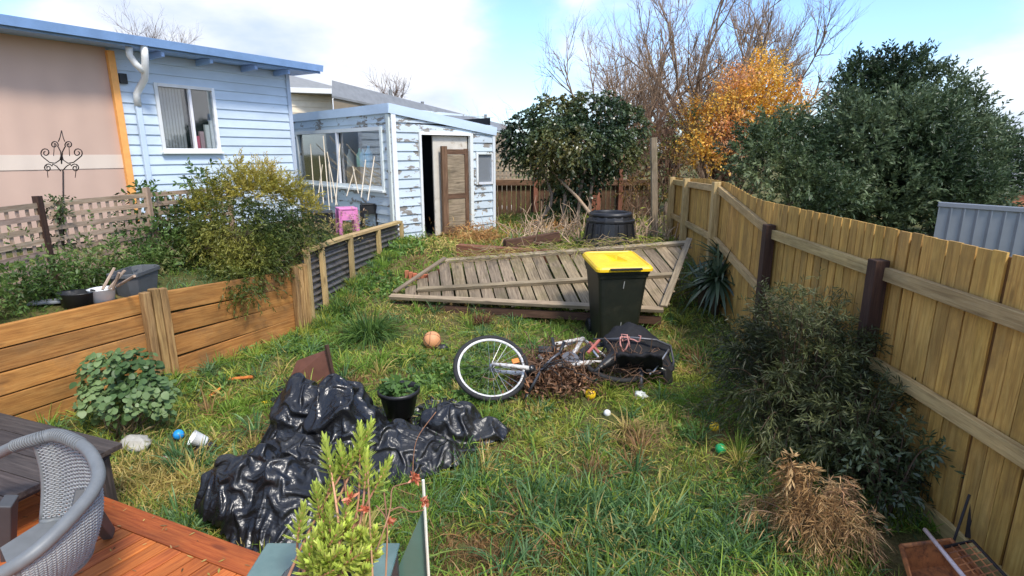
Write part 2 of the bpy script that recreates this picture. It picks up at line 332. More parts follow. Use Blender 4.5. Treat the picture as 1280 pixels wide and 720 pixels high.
def tarp_mat():
    m, N, L, b = mat_base('black_polythene'); tc = N.new('ShaderNodeTexCoord').outputs['Object']
    v = N.new('ShaderNodeTexVoronoi'); v.feature = 'F1'; v.distance = 'EUCLIDEAN'; v.inputs['Scale'].default_value = 11
    mp = N.new('ShaderNodeMapping'); L.new(tc, mp.inputs[0])
    nn = N.new('ShaderNodeTexNoise'); nn.inputs['Scale'].default_value = 4; nn.inputs['Detail'].default_value = 3; L.new(tc, nn.inputs[0])
    ad = N.new('ShaderNodeVectorMath'); ad.operation = 'MULTIPLY_ADD'; ad.inputs[1].default_value = (.35, .35, .35); L.new(nn.outputs['Color'], ad.inputs[0]); L.new(tc, ad.inputs[2]); L.new(ad.outputs[0], v.inputs[0])
    b.inputs['Base Color'].default_value = (.012, .012, .013, 1); b.inputs['Roughness'].default_value = .2; b.inputs['Specular IOR Level'].default_value = .62
    hs = []
    for sc_, wt in ((5, 1.), (13, .4)):          # ridged noise: sharp creases
        q = noise(N, L, tc, sc_, 2, .5, None, 1.2); a = N.new('ShaderNodeMath'); a.operation = 'SUBTRACT'; a.inputs[1].default_value = .5; L.new(q, a.inputs[0])
        b_ = N.new('ShaderNodeMath'); b_.operation = 'ABSOLUTE'; L.new(a.outputs[0], b_.inputs[0]); c_ = N.new('ShaderNodeMath'); c_.operation = 'MULTIPLY'; c_.inputs[1].default_value = wt*2; L.new(b_.outputs[0], c_.inputs[0]); hs.append(c_.outputs[0])
    t_ = hs[0]
    for q in hs[1:]: a = N.new('ShaderNodeMath'); a.operation = 'ADD'; L.new(t_, a.inputs[0]); L.new(q, a.inputs[1]); t_ = a.outputs[0]
    bump(N, L, b, t_, .42, .03)
    d_ = ramp(N, L, noise(N, L, tc, 1.7, 9, .72), [(.56, (.010, .010, .011)), (.78, (.04, .037, .03))]); L.new(d_, b.inputs['Base Color'])
    L.new(ramp(N, L, noise(N, L, tc, 2.3, 5, .6), [(.35, (.22, .22, .22)), (.7, (.46, .46, .46))]), b.inputs['Roughness']); return m
M['tarp'] = tarp_mat()
def ground_mat():
    m, N, L, b = mat_base('soil_and_thatch'); tc = N.new('ShaderNodeTexCoord').outputs['Object']
    c = ramp(N, L, noise(N, L, tc, 1.6, 9, .65), [(.3, (.07, .075, .03)), (.46, (.11, .12, .04)), (.58, (.17, .14, .06)), (.72, (.2, .13, .075))])
    c = mul(N, L, c, ramp(N, L, noise(N, L, tc, 38, 6, .7), [(.3, (.5, .5, .5)), (.7, (1.4, 1.35, 1.25))]))
    L.new(c, b.inputs['Base Color']); b.inputs['Roughness'].default_value = .95; b.inputs['Specular IOR Level'].default_value = .1
    bump(N, L, b, noise(N, L, tc, 30, 8, .75), .9, .03); return m
M['ground'] = ground_mat()
# ------------------------------------------------------------------ ground
def build_ground():
    xs = np.unique(np.concatenate([-np.geomspace(8, 400, 22)[::-1], np.linspace(-8, 8, 161), np.geomspace(8, 400, 22)]))
    ys = np.unique(np.concatenate([-np.geomspace(2, 60, 10)[::-1], np.linspace(-2, 17, 191), np.geomspace(17, 900, 26)]))
    X, Y = np.meshgrid(xs, ys); Z = ground_z(X, Y)
    near = (np.abs(X) < 8)*(Y < 17)*(Y > 0)
    Z = Z+near*.012*rng.normal(size=Z.shape)
    far = ss(17, 60, Y); Z = Z*(1-far)+far*(.3)
    Z = np.where(Y < 3.0, np.minimum(Z, .06), Z)
    nx = len(xs); ny = len(ys); i = np.arange(ny-1)[:, None]*nx+np.arange(nx-1)[None]
    mb = MB(); mb.raw(np.stack([X, Y, Z], -1).reshape(-1, 3), np.stack([i, i+1, i+nx+1, i+nx], -1).reshape(-1, 4))
    tag(mb.build('ground', M['ground'], smooth=True, base=(0, 0, 0)), kind='structure')
build_ground()
WA, WB, WC = np.array((-3.99, 4.53)), np.array((-3.57, 5.36)), np.array((-2.79, 7.02))
WA0 = WA-(WB-WA)/np.linalg.norm(WB-WA)*2.4
CORR = [np.array(q) for q in ((-2.74, 7.2), (-2.68, 7.8), (-2.50, 8.85), (-2.22, 10.0), (-2.12, 10.45))]
def build_terrace():
    line = [WA0, WA, WB, WC]+CORR+[np.array((-2.25, 10.7))]
    out = [(p[0]-.07, p[1], ) for p in line]; mb = MB()
    n = 14; V = []; 
    for k, (x, y) in enumerate(out):
        z0 = .86 if k < 3 else .80
        for j in range(n):
            t = j/(n-1); xx = x+(-22-x)*t**2.2; zz = z0+.10*ss(0, .3, t)+(.02*math.sin(k*2.1+j*1.7) if j else 0)
            V.append((xx, y, zz))
        V.append((x, y, -.15))
    V += [(x_, 15.5, .9) for x_ in np.linspace(-2.4, -22, n)]+[(-2.4, 15.5, -.1)]
    m = len(out)+1; w_ = n+1; q = []
    for k in range(m-1):
        for j in range(n-1): q.append((k*w_+j, (k+1)*w_+j, (k+1)*w_+j+1, k*w_+j+1))
        q.append((k*w_+n, (k+1)*w_+n, (k+1)*w_, k*w_))
    mb.raw(V, q); tag(mb.build('garden_terrace', M['ground'], base=(-5, 6, 0)), kind='structure')
build_terrace()
# ------------------------------------------------------------------ deck
DZ = .25
def build_deck():
    E0, E1 = spot(130, 620, DZ)[:2], spot(322, 690, DZ)[:2]; ed = unit(E1-E0); nrm = np.array((-ed[1], ed[0]))
    if nrm[1] > 0: nrm = -nrm
    b0, b1 = spot(178, 719, DZ)[:2], spot(236, 684, DZ)[:2]; bd = unit(b1-b0)
    root = thing('timber_deck', 'oiled orange brown timber deck under the grey wicker chair', 'deck', (E0[0], E0[1], 0)); root['kind'] = 'structure'
    S0 = E0-ed*3.2; Lg = 9.2
    mb = MB(); a = S0+nrm*.075; b = a+ed*Lg; mb.bar((*a, DZ-.016), (*b, DZ-.016), .15, .03, c=(.72, .62, .6)); mb.build('border_board', M['deck'], root, bevel=.003)
    mb = MB(); a = S0+nrm*.012; b = a+ed*Lg; mb.bar((*a, DZ-.13), (*b, DZ-.13), .022, .18, c=(.6, .5, .5)); mb.build('fascia_board', M['deck'], root)
    mb = MB(); pitch = .098; pn = np.array((-bd[1], bd[0])); sh = abs(float(np.dot(ed, pn)))
    for k in range(int(Lg/(pitch/sh))):
        s_ = S0+ed*(k*pitch/sh)+nrm*.157; e_ = s_-bd*(5 if np.dot(bd, nrm) < 0 else -5)
        # cut the far end on the border's line
        d_ = unit(e_-s_); hw = pitch/2-.004; off = hw*float(np.dot(pn, ed)/1)/max(.2, abs(float(np.dot(pn, ed))))
        c_ = random.uniform(.8, 1.15); c3 = (c_, c_*random.uniform(.9, 1.08), c_*random.uniform(.85, 1.1))
        sk = hw/sh
        p = [s_-ed*sk, s_+ed*sk, e_+ed*sk, e_-ed*sk]
        v = [(*q, DZ-.024) for q in p]+[(*q, DZ) for q in p]; o_ = random.random()*30
        lcc = [(o_, -hw+o_, 0), (o_, hw+o_, 0), (o_+5, hw+o_, 0), (o_+5, -hw+o_, 0)]*2
        mb.hexa(v, c=c3, lc=lcc)
    mb.build('decking', M['deck'], root, bevel=.002)
build_deck()
# ------------------------------------------------------------------ weatherboards
def clad(mb, A, B, z0, zt, openings, bh=.155, th=.022, base_th=.004, trim_holes=True):
    """lapped boards from A to B; zt(s) is the height of the top; openings are (s0, s1, z0, z1)"""
    A = np.asarray(A, float); B = np.asarray(B, float); L = np.linalg.norm(B-A); u = (B-A)/L; n = np.array((u[1], -u[0]))
    if np.dot(n, -A) < 0: n = -n
    z = z0; k = 0
    while z < max(zt(0), zt(L)):
        row = [(0., L, z, z+bh)]
        for (a, b, c, d) in openings:
            nw = []
            for (s0, s1, q0, q1) in row:
                if b <= s0 or a >= s1 or d <= q0 or c >= q1: nw.append((s0, s1, q0, q1)); continue
                if a > s0: nw.append((s0, a, q0, q1))
                if b < s1: nw.append((b, s1, q0, q1))
                if c > q0: nw.append((max(a, s0), min(b, s1), q0, c))
                if d < q1: nw.append((max(a, s0), min(b, s1), d, q1))
            row = nw
        o_ = random.random()*40; cc = random.uniform(.93, 1.04)
        for (s0, s1, q0, q1) in row:
            t0, t1 = min(q1, zt(s0)), min(q1, zt(s1))
            if t0 <= q0+.004 and t1 <= q0+.004: continue
            t0 = max(t0, q0+.003); t1 = max(t1, q0+.003)
            fo = lambda zz: base_th+th*(1-(zz-z)/bh)
            def pt(s_, zz, o): p = A+u*s_+n*o; return (p[0], p[1], zz)
            v = [pt(s0, q0, -.03), pt(s1, q0, -.03), pt(s1, q0, fo(q0)), pt(s0, q0, fo(q0)), pt(s0, t0, -.03), pt(s1, t1, -.03), pt(s1, t1, fo(t1)), pt(s0, t0, fo(t0))]
            lcc = [(o_+s, o_+zz, 0) for s, zz in ((s0, q0), (s1, q0), (s1, q0), (s0, q0), (s0, t0), (s1, t1), (s1, t1), (s0, t0))]
            mb.hexa(v, c=(cc, cc, cc), lc=lcc)
        z += bh; k += 1
    return u, n, L
def frame_bars(mb, A, u, n, s0, s1, z0, z1, wd, dp, out, mull=(), c=None, sill=0):
    def pt(s_, zz, o=out): p = A+u*s_+n*o; return np.array((p[0], p[1], zz))
    up = (n[0], n[1], 0)
    mb.bar(pt(s0-wd/2, z0-wd), pt(s0-wd/2, z1+wd), wd, dp, up, c=c); mb.bar(pt(s1+wd/2, z0-wd), pt(s1+wd/2, z1+wd), wd, dp, up, c=c)
    mb.bar(pt(s0+.001, z1+wd/2), pt(s1-.001, z1+wd/2), wd, dp, up, c=c); mb.bar(pt(s0+.001, z0-wd/2), pt(s1-.001, z0-wd/2), wd, dp, up, c=c)
    for m_ in mull: mb.bar(pt(m_, z0+.001), pt(m_, z1-.001), wd*.8, dp, up, c=c)
    if sill: mb.bar(pt(s0-wd-.02, z0-wd-.018, out+.02), pt(s1+wd+.02, z0-wd-.018, out+.02), .035, dp+.05, up, c=c)
def wall_panel(mb, A, u, n, s0, s1, z0, z1, o, th=.01, c=None):
    def pt(s_, zz, oo): p = A+u*s_+n*oo; return (p[0], p[1], zz)
    v = [pt(s0, z0, o-th), pt(s1, z0, o-th), pt(s1, z0, o), pt(s0, z0, o), pt(s0, z1, o-th), pt(s1, z1, o-th), pt(s1, z1, o), pt(s0, z1, o)]
    mb.hexa(v, c=c)
def s_of(px, py, A, B):
    p = on_wall(px, py, A, B); u = unit(np.asarray(B)-np.asarray(A)); return float(np.dot(p[:2]-A, u)), float(p[2])
# ------------------------------------------------------------------ house
HA, HB = np.array((-5.79, 10.)), np.array((-4.5524, 12.0325))
HU = unit(HB-HA)
def build_house():
    root = thing('weatherboard_house', 'pale blue weatherboard house with beige outdoor blind and white downpipe elbow', 'house', (-6, 10, .8))
    s_tr, _ = s_of(151, 150, HA, HB)
    A = HA+HU*s_tr; B = HB; L = np.linalg.norm(B-A); ZT = 3.86
    w0, w1 = s_of(195, 108, A, B), s_of(271, 184, A, B)
    z0w, z1w = 2.36, 3.36
    mb = MB(); u, n, _ = clad(mb, A, B, .8, lambda s: ZT, [(w0[0], w1[0], z0w, z1w)], bh=.162); mb.build('wall', M['house_paint'], root)
    mb = MB(); back = B-n*4.0; mb2 = MB()
    bu, bn, _ = clad(mb, B, back, .8, lambda s: ZT, [], bh=.162); 
    # return wall of the house at the far corner
    mb.build('end_wall', M['house_paint'], root)
    fr = MB(); frame_bars(fr, A, u, n, w0[0], w1[0], z0w, z1w, .055, .06, .02, mull=((w0[0]+w1[0])/2+.06,), sill=1); win = fr.build('window', M['white_paint'], root, bevel=.004)
    g = MB(); wall_panel(g, A, u, n, w0[0]-.01, w1[0]+.01, z0w-.01, z1w+.01, -.012, .006); g.build('pane', M['glass'], win)
    # a curtained room corner behind the glass
    d = MB(); wall_panel(d, A, u, n, w0[0]-.3, w1[0]+.3, z0w-.3, z1w+.3, -.6, .02, c=(3, 3.3, 3.6)); d.build('room_wall', M['dark'], root)
    cu = MB(); mid = (w0[0]+w1[0])/2+.03
    for k in range(16):
        s0 = w0[0]+.03+(mid-w0[0]-.07)*k/16; s1 = w0[0]+.03+(mid-w0[0]-.07)*(k+1)/16; wall_panel(cu, A, u, n, s0, s1+.002, z0w, z1w, -.08-.02*(k % 2)-.001*k, .012)
    cu.build('curtain', M['curtain'], root)
    sl = MB(); s_i = mid+.1
    for dx, hh, cc in ((.0, .22, (2.2, .5, .7)), (.09, .3, (1.6, 1.1, 1.1)), (.2, .42, (2.2, 2.2, 2.1)), (.3, .5, (2.4, 2.4, 2.4))):
        wall_panel(sl, A, u, n, s_i+dx, s_i+dx+.075, z0w, z0w+hh, -.07, .05, c=cc)
    sl.build('sill_ornament', M['curtain'], root)
    # corner trims
    t = MB(); 
    def pt(s_, zz, o): p = A+u*s_+n*o; return np.array((p[0], p[1], zz))
    t.bar(pt(L-.03, .8, .02), pt(L-.03, ZT-.02, .02), .08, .06, (n[0], n[1], 0)); t.build('corner_trim', M['house_paint'], root)
    t = MB(); t.bar(pt(-.02, .9, .03), pt(-.02, ZT-.04, .03), .10, .08, (n[0], n[1], 0)); t.build('orange_corner_post', M['orange_trim'], root, bevel=.004)
    # blind to the left of the post
    bl = MB(); zb = [(.95, 1.95, 0), (1.95, 2.12, 0), (2.12, 3.80, 0)]
    def cloth(z0, z1, off):
        mbx = MB(); nx, nz = 60, 10; V = []
        for i in range(nz+1):
            for j in range(nx+1):
                s_ = -4.6+(4.55)*j/nx; z = z0+(z1-z0)*i/nz; V.append(pt(s_, z, off+.012*math.sin(s_*5+z)+.006*math.sin(s_*17)))
        mbx.raw(V, [(i*(nx+1)+j, i*(nx+1)+j+1, (i+1)*(nx+1)+j+1, (i+1)*(nx+1)+j) for i in range(nz) for j in range(nx)]); return mbx
    b_ = cloth(.95, 3.863, -.01).build('outdoor_blind', M['blind'], root, smooth=True)
    cloth(2.05, 2.26, .0).build('pale_band', M['blind_band'], b_, smooth=True)
    # eaves, gutter, fascia
    OH = .48
    g = MB(); s0, s1 = -4.8, L+.42
    def prof_strip(mb, prof):
        V = []
        for s_ in (s0, s1):
            for o, z in prof: V.append(pt(s_, z, o))
        k = len(prof); mb.raw(V, [(i, (i+1) % k, k+(i+1) % k, k+i) for i in range(k)]); 
        mb.raw([V[i] for i in range(k)], None, [(0, i, i+1) for i in range(1, k-1)]); mb.raw([V[k+i] for i in range(k)], None, [(0, i+1, i) for i in range(1, k-1)])
    prof_strip(g, [(OH, 3.90), (OH+.10, 3.88), (OH+.125, 4.00), (OH+.105, 4.005), (OH+.02, 3.99), (OH, 3.99)]); g.build('gutter', M['fascia'], root)
    g = MB(); prof_strip(g, [(-.35, 3.865), (OH-.005, 3.865), (OH-.005, 3.885), (-.35, 3.885)]); g.build('soffit', M['soffit'], root)
    g = MB(); prof_strip(g, [(OH-.005, 3.85), (OH+.018, 3.85), (OH+.018, 4.0), (OH-.005, 4.0)]); g.build('fascia_board', M['fascia'], root)
    g = MB(); prof_strip(g, [(OH+.04, 4.01), (-5.5, 4.75), (-5.5, 4.70), (OH+.04, 3.995)]); g.build('roof', M['roofmetal'], root)
    for q in (.55, 1.35, 2.2, 2.9):
        if q < L+.3:
            r = MB(); r.bar(pt(q, 3.80, .02), pt(q, 3.82, OH-.02), .05, .09); r.build('rafter_end', M['soffit'], root)
    # downpipe
    sp_, _ = s_of(172, 150, A, B); p = MB()
    p.bar(pt(sp_, .9, .075), pt(sp_, 3.05, .075), .085, .06, (n[0], n[1], 0), c=(.95, .97, 1.0)); p.build('downpipe', M['house_paint'], root, bevel=.01)
    e = MB(); e.tube([pt(sp_, 3.02, .075), pt(sp_, 3.2, .09), pt(sp_+.03, 3.3, .16), pt(sp_+.05, 3.42, .30), pt(sp_+.02, 3.55, .42), pt(sp_, 3.72, .50), pt(sp_, 3.91, .52)], .052, 12)
    e.tube([pt(sp_-.0, 3.52, .40), pt(sp_-.09, 3.62, .38), pt(sp_-.16, 3.74, .38), pt(sp_-.16, 3.86, .40)], .05, 12)
    e.build('pvc_elbow', M['pvc'], root, smooth=True)
    m = MB(); wall_panel(m, A, u, n, .05, .16, 3.35, 3.5, .07, .04); m.build('meter_box', M['black_plastic'], root, bevel=.005)
build_house()
# ------------------------------------------------------------------ shed
SC = np.array((-2.21, 10.6)); SD = np.array((-.39, 12.3)); SU = unit(SD-SC); SE = SC+np.array((-SU[1], SU[0]))*4.6
def build_shed():
    root = thing('garden_shed', 'pale blue weatherboard shed with peeling paint and open doorway', 'shed', (SC[0], SC[1], .6))
    L = np.linalg.norm(SD-SC); zt = lambda s: 3.12-.34*s/L
    d0, d1 = s_of(527, 240, SC, SD), s_of(587, 240, SC, SD); zd1 = s_of(527, 168, SC, SD)[1]
    q0, q1 = s_of(596, 193, SC, SD), s_of(613, 227, SC, SD)
    mb = MB(); u, n, _ = clad(mb, SC, SD, .62, lambda s: zt(s)-.03, [(d0[0], d1[0], 0, zd1), (q0[0], q1[0], q1[1], q0[1])], bh=.17, th=.026); mb.build('door_wall', M['shed_paint'], root)
    w0, w1 = s_of(477, 166, SC, SE), s_of(379, 232, SC, SE); wz1 = s_of(477, 163, SC, SE)[1]; wz0 = s_of(477, 233, SC, SE)[1]
    L2 = np.linalg.norm(SE-SC)
    mb = MB(); u2, n2, _ = clad(mb, SC, SE, .62, lambda s: 3.02, [(w0[0], w1[0], wz0, wz1)], bh=.17, th=.026); mb.build('window_wall', M['shed_paint'], root)
    # roof deck, fascias
    r = MB(); E2 = SD+(SE-SC); V = [(*(SC-.03*u), 3.10), (*SD, 2.77), (*E2, 2.77), (*SE, 3.10)]
    r.hexa([(x, y, z-.03) for x, y, z in V]+[(x, y, z+.01) for x, y, z in V]); r.build('roof', M['roofmetal'], root)
    f = MB()
    def p1(s_, z, o): q = SC+u*s_+n*o; return np.array((q[0], q[1], z))
    def p2(s_, z, o): q = SC+u2*s_+n2*o; return np.array((q[0], q[1], z))
    f.bar(p1(-.06, 3.07, .045), p1(L+.04, 2.72, .045), .03, .17, c=(.97, 1, 1.03)); f.build('door_wall_fascia', M['house_paint'], root)
    f = MB(); f.bar(p2(-.04, 3.07, .045), p2(L2, 3.07, .045), .03, .17, c=(.97, 1, 1.03)); f.build('window_wall_fascia', M['house_paint'], root)
    t = MB(); t.bar(p1(.035, .6, .035), p1(.035, 2.98, .035), .09, .035, (n[0], n[1], 0)); t.bar(p2(.035, .6, .036), p2(.035, 2.97, .036), .09, .035, (n2[0], n2[1], 0)); t.build('corner_stop', M['shed_white'], root)
    t = MB(); t.bar(p1(L-.03, .6, .035), p1(L-.03, 2.62, .035), .07, .03, (n[0], n[1], 0)); t.build('end_stop', M['shed_white'], root)
    # doorway
    t = MB(); a, b = d0[0], d1[0]
    t.bar(p1(a-.02, .6, .03), p1(a-.02, zd1+.04, .03), .05, .06, (n[0], n[1], 0)); t.bar(p1(b+.03, .6, .03), p1(b+.03, zd1+.04, .03), .08, .06, (n[0], n[1], 0)); t.bar(p1(a, zd1+.02, .031), p1(b, zd1+.02, .031), .05, .06, (n[0], n[1], 0))
    t.build('door_frame', M['white_paint'], root)
    pnl = MB(); m0 = s_of(544, 240, SC, SD)[0]; wall_panel(pnl, SC, u, n, m0, b-.02, .66, zd1-.02, -.03, .03); pnl.build('white_door', plain('dingy_cream_paint', (.62, .57, .48), .6, .12, 4, .1, c2=(.4, .33, .24), thr=(.56, .7)), root)
    # old door leaf swung outwards
    hz = s_of(583, 240, SC, SD)[0]; hp = p1(hz, 0, .07); dv = unit(np.array((-.62, -.60, 0)))
    lw, z0, z1 = .66, .70, s_of(575, 186, SC, SD)[1]; dn = np.array((dv[1], -dv[0], 0)); door = MB()
    P_ = lambda s_, z, o=0: hp+dv*s_+dn*o+np.array((0, 0, z))
    door.bar(P_(.05, z0), P_(.05, z1), .09, .04, dn); leaf = None
    door.bar(P_(lw-.05, z0), P_(lw-.05, z1+.05), .13, .055, dn)
    for zz in (z0+.06, (z0+z1)/2-.1, z1-.06): door.bar(P_(.095, zz), P_(lw-.115, zz), .10, .036, dn) if False else door.bar(P_(.095, zz), P_(lw-.115, zz), .036, .10)
    leaf = door.build('old_door', M['brown_wood'], root)
    pn = MB(); pn.bar(P_(.1, (z0+z1)/2-.05, .0)*1, P_(lw-.12, (z0+z1)/2-.05, .0), .012, (z1-z0)-.15, c=(1.1, 1.1, 1.1)); pn.build('door_panel', M['grey_wood'], leaf)
    br = MB(); br.bar(P_(.1, z0+.12, .03), P_(lw-.14, (z0+z1)/2-.15, .03), .03, .07, c=(2, 1.7, 1.5)); br.build('brace', M['brown_wood'], leaf)
    # window
    fr = MB(); ms = s_of(425, 200, SC, SE)[0]; frame_bars(fr, SC, u2, n2, w0[0], w1[0], wz0, wz1, .07, .05, .03, mull=(ms,), sill=1); win = fr.build('window', M['shed_white'], root)
    g = MB(); wall_panel(g, SC, u2, n2, w0[0]-.02, w1[0]+.02, wz0-.02, wz1+.02, -.01, .005); g.build('pane', M['glass_shed'], win)
    fr = MB(); frame_bars(fr, SC, u, n, q0[0], q1[0], q1[1], q0[1], .05, .04, .03); win2 = fr.build('small_window', M['shed_white'], root)
    g = MB(); wall_panel(g, SC, u, n, q0[0]-.01, q1[0]+.01, q1[1]-.01, q0[1]+.01, -.0, .01, c=(.9, .9, .9)); g.build('painted_pane', M['tank'], win2)
    # dark inside
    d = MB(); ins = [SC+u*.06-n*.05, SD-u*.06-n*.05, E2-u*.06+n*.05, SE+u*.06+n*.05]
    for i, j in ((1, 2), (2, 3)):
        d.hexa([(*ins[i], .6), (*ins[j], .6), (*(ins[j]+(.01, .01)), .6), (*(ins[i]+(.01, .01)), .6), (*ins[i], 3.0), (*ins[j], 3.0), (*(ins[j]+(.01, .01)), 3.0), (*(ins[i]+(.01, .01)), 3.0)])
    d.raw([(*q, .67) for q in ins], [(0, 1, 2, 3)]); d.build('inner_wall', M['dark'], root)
    # things on the sill inside: cardboard and bottles
    c_ = MB(); k0, k1 = s_of(470, 205, SC, SE)[0], s_of(430, 205, SC, SE)[0]; kz = s_of(450, 209, SC, SE)[1]
    wall_panel(c_, SC, u2, n2, k0-.05, k1, wz0+.005, kz, -.05, .01)
    tag(c_.build('cardboard_sheet', M['card']), 'brown cardboard sheet standing inside the shed window', 'cardboard', None)
    for i, (px, py, colr, hh, lab) in enumerate(((454, 190, (.30, .85, 1.3), .34, 'blue spray bottle inside the shed window beside the frame'), (447, 192, (.5, 1.0, 1.25), .30, 'second pale blue bottle inside the shed window'), (443, 192, (.75, 1.2, .9), .32, 'green tinted bottle inside the shed window above the cardboard'), (418, 190, (1, 1, .95), .42, 'cloudy white bottle inside the shed window left of the mullion'), (431, 195, (.95, .92, .85), .36, 'cloudy white bottle inside the shed window right of the mullion'))):
        sx, zz = s_of(px, py, SC, SE); bp = p2(sx, zz-.2, -.12); b_ = MB()
        b_.lathe([(0, -.1), (.07, -.1), (.075, 0), (.075, hh*.55), (.03, hh*.75), (.025, hh*.95), (0, hh*.95)], bp, 12, c=colr)
        tag(b_.build('bottle', M['white_plastic'], smooth=True), lab, 'bottle', 'bottles inside the shed window')
    # stakes leaning outside the window
    tx = [(392, 235, 388, 180), (403, 238, 399, 195), (410, 240, 404, 170), (414, 240, 411, 205), (418, 238, 409, 190), (421, 236, 425, 180), (446, 232, 441, 208), (453, 234, 457, 200), (436, 236, 443, 212), (462, 236, 468, 196), (399, 236, 403, 206)]
    names = ['shed corner', 'pink stool', 'mullion']
    tx.sort()
    ords = ['first', 'second', 'third', 'fourth', 'fifth', 'sixth', 'seventh', 'eighth', 'ninth', 'tenth', 'eleventh']
    for i, (x0, y0, x1, y1) in enumerate(tx):
        a = on_wall(x0, y0, SC+n2*.5, SE+n2*.5); b = on_wall(x1, y1, SC+n2*.06, SE+n2*.06); a[2] -= .0; lo = a+(a-b)*.35
        s_ = MB(); s_.tube([lo, a, b], .010, 6, c=(.80, .68, .52)); tag(s_.build('garden_stake', M['white_paint']), 'thin pale stake leaning at the shed window, %s from the house end' % ords[i], 'stake', 'thin stakes leaning at the shed window')
build_shed()
# ------------------------------------------------------------------ neighbours behind
def build_neighbours():
    root = thing('cream_house', 'cream weatherboard house with grey roof behind the blue shed', 'house', (-9, 22, .5))
    A = span(376, 150, 20)[:2]; B = span(417, 150, 20.5)[:2]; mb = MB(); clad(mb, A-unit(B-A)*3, B, .6, lambda s: span(400, 112, 20)[2], [], bh=.2); mb.build('wall', M['cream_paint'], root)
    r = MB(); zt0 = span(376, 97, 20.3); p1, p2, p3, p4 = span(340, 110, 19.8), span(432, 113, 19.8), span(480, 124, 24), span(340, 88, 24)
    r.hexa([p1-(0, 0, .15), p2-(0, 0, .15), p3-(0, 0, .15), p4-(0, 0, .15), p1, p2, p3, p4]); r.build('roof', M['roofmetal'], root)
    g = MB(); g.bar(p1-(0, .1, .05), p2-(0, .1, .05), .12, .16); g.build('gutter', M['white_paint'], root)
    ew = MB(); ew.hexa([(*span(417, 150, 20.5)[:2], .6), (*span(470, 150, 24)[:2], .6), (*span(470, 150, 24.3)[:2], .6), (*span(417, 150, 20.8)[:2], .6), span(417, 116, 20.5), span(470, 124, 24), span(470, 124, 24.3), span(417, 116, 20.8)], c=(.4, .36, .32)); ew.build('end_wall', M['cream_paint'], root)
    root = thing('long_grey_roof_house', 'long low grey roofed house behind the shed with two vent pipes', 'house', (-4, 22, .5))
    a, b = span(415, 103, 17), span(640, 160, 26); c, d = span(640, 168, 25.5), span(415, 122, 16.5)
    r = MB(); r.hexa([d, c, b, a, d+(0, 0, .06), c+(0, 0, .06), b+(0, 0, .06), a+(0, 0, .06)]); r.build('roof', M['roofmetal'], root)
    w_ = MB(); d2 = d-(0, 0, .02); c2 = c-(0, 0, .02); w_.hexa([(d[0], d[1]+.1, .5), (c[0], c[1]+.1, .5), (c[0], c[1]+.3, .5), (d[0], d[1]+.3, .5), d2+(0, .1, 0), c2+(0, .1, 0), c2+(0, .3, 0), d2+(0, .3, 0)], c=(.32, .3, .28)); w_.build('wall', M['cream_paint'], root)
    for (x, y0, y1) in ((488, 124, 112), (528, 133, 127), (607, 149, 143)):
        Y = 17+(x-415)/225*9; v = MB(); v.tube([span(x, y0+4, Y), span(x, y1, Y)], .06, 8); v.build('vent_pipe', M['roofmetal'], root)
    root = thing('brick_house', 'orange brick wall glimpsed right of the dark evergreen', 'house', span(1290, 250, 16)*np.array((1, 1, 0)))
    w_ = MB(); a = span(1255, 260, 15); b = span(1330, 260, 15); zt = span(1260, 236, 15)[2]
    w_.hexa([(a[0], 15, .3), (b[0]+3, 15, .3), (b[0]+3, 17, .3), (a[0], 17, .3), (a[0], 15, zt), (b[0]+3, 15, zt), (b[0]+3, 17, zt), (a[0], 17, zt)]); w_.build('wall', M['brick'], root)
    r = MB(); zt += .002; ap = zt+.9; r.raw([(a[0]-.2, 14.8, zt), (b[0]+3.2, 14.8, zt), (b[0]+3.2, 17.2, zt), (a[0]-.2, 17.2, zt), (a[0]+1.2, 16, ap), (b[0]+3.2, 16, ap)], [(0, 1, 5, 4), (2, 3, 4, 5)], [(0, 4, 3), (1, 2, 5)], c=(.8, .8, .8)); r.build('roof', M['roofmetal'], root)
    # aerial
    t = thing('tv_aerial', 'thin television aerial on the skyline at the far right', 'aerial', span(1268, 200, 30)); m = MB()
    m.tube([span(1268, 236, 30), span(1268, 158, 30)], .03, 5); m.build('mast', M['steel'], t); m = MB(); m.tube([span(1248, 160, 30), span(1285, 164, 30)], .02, 5)
    for i in range(7): p = span(1250+i*5, 160+i*.55, 30); m.tube([p-(0, .0, .25), p+(0, .0, .25)], .012, 4)
    m.build('boom', M['steel'], t)
build_neighbours()
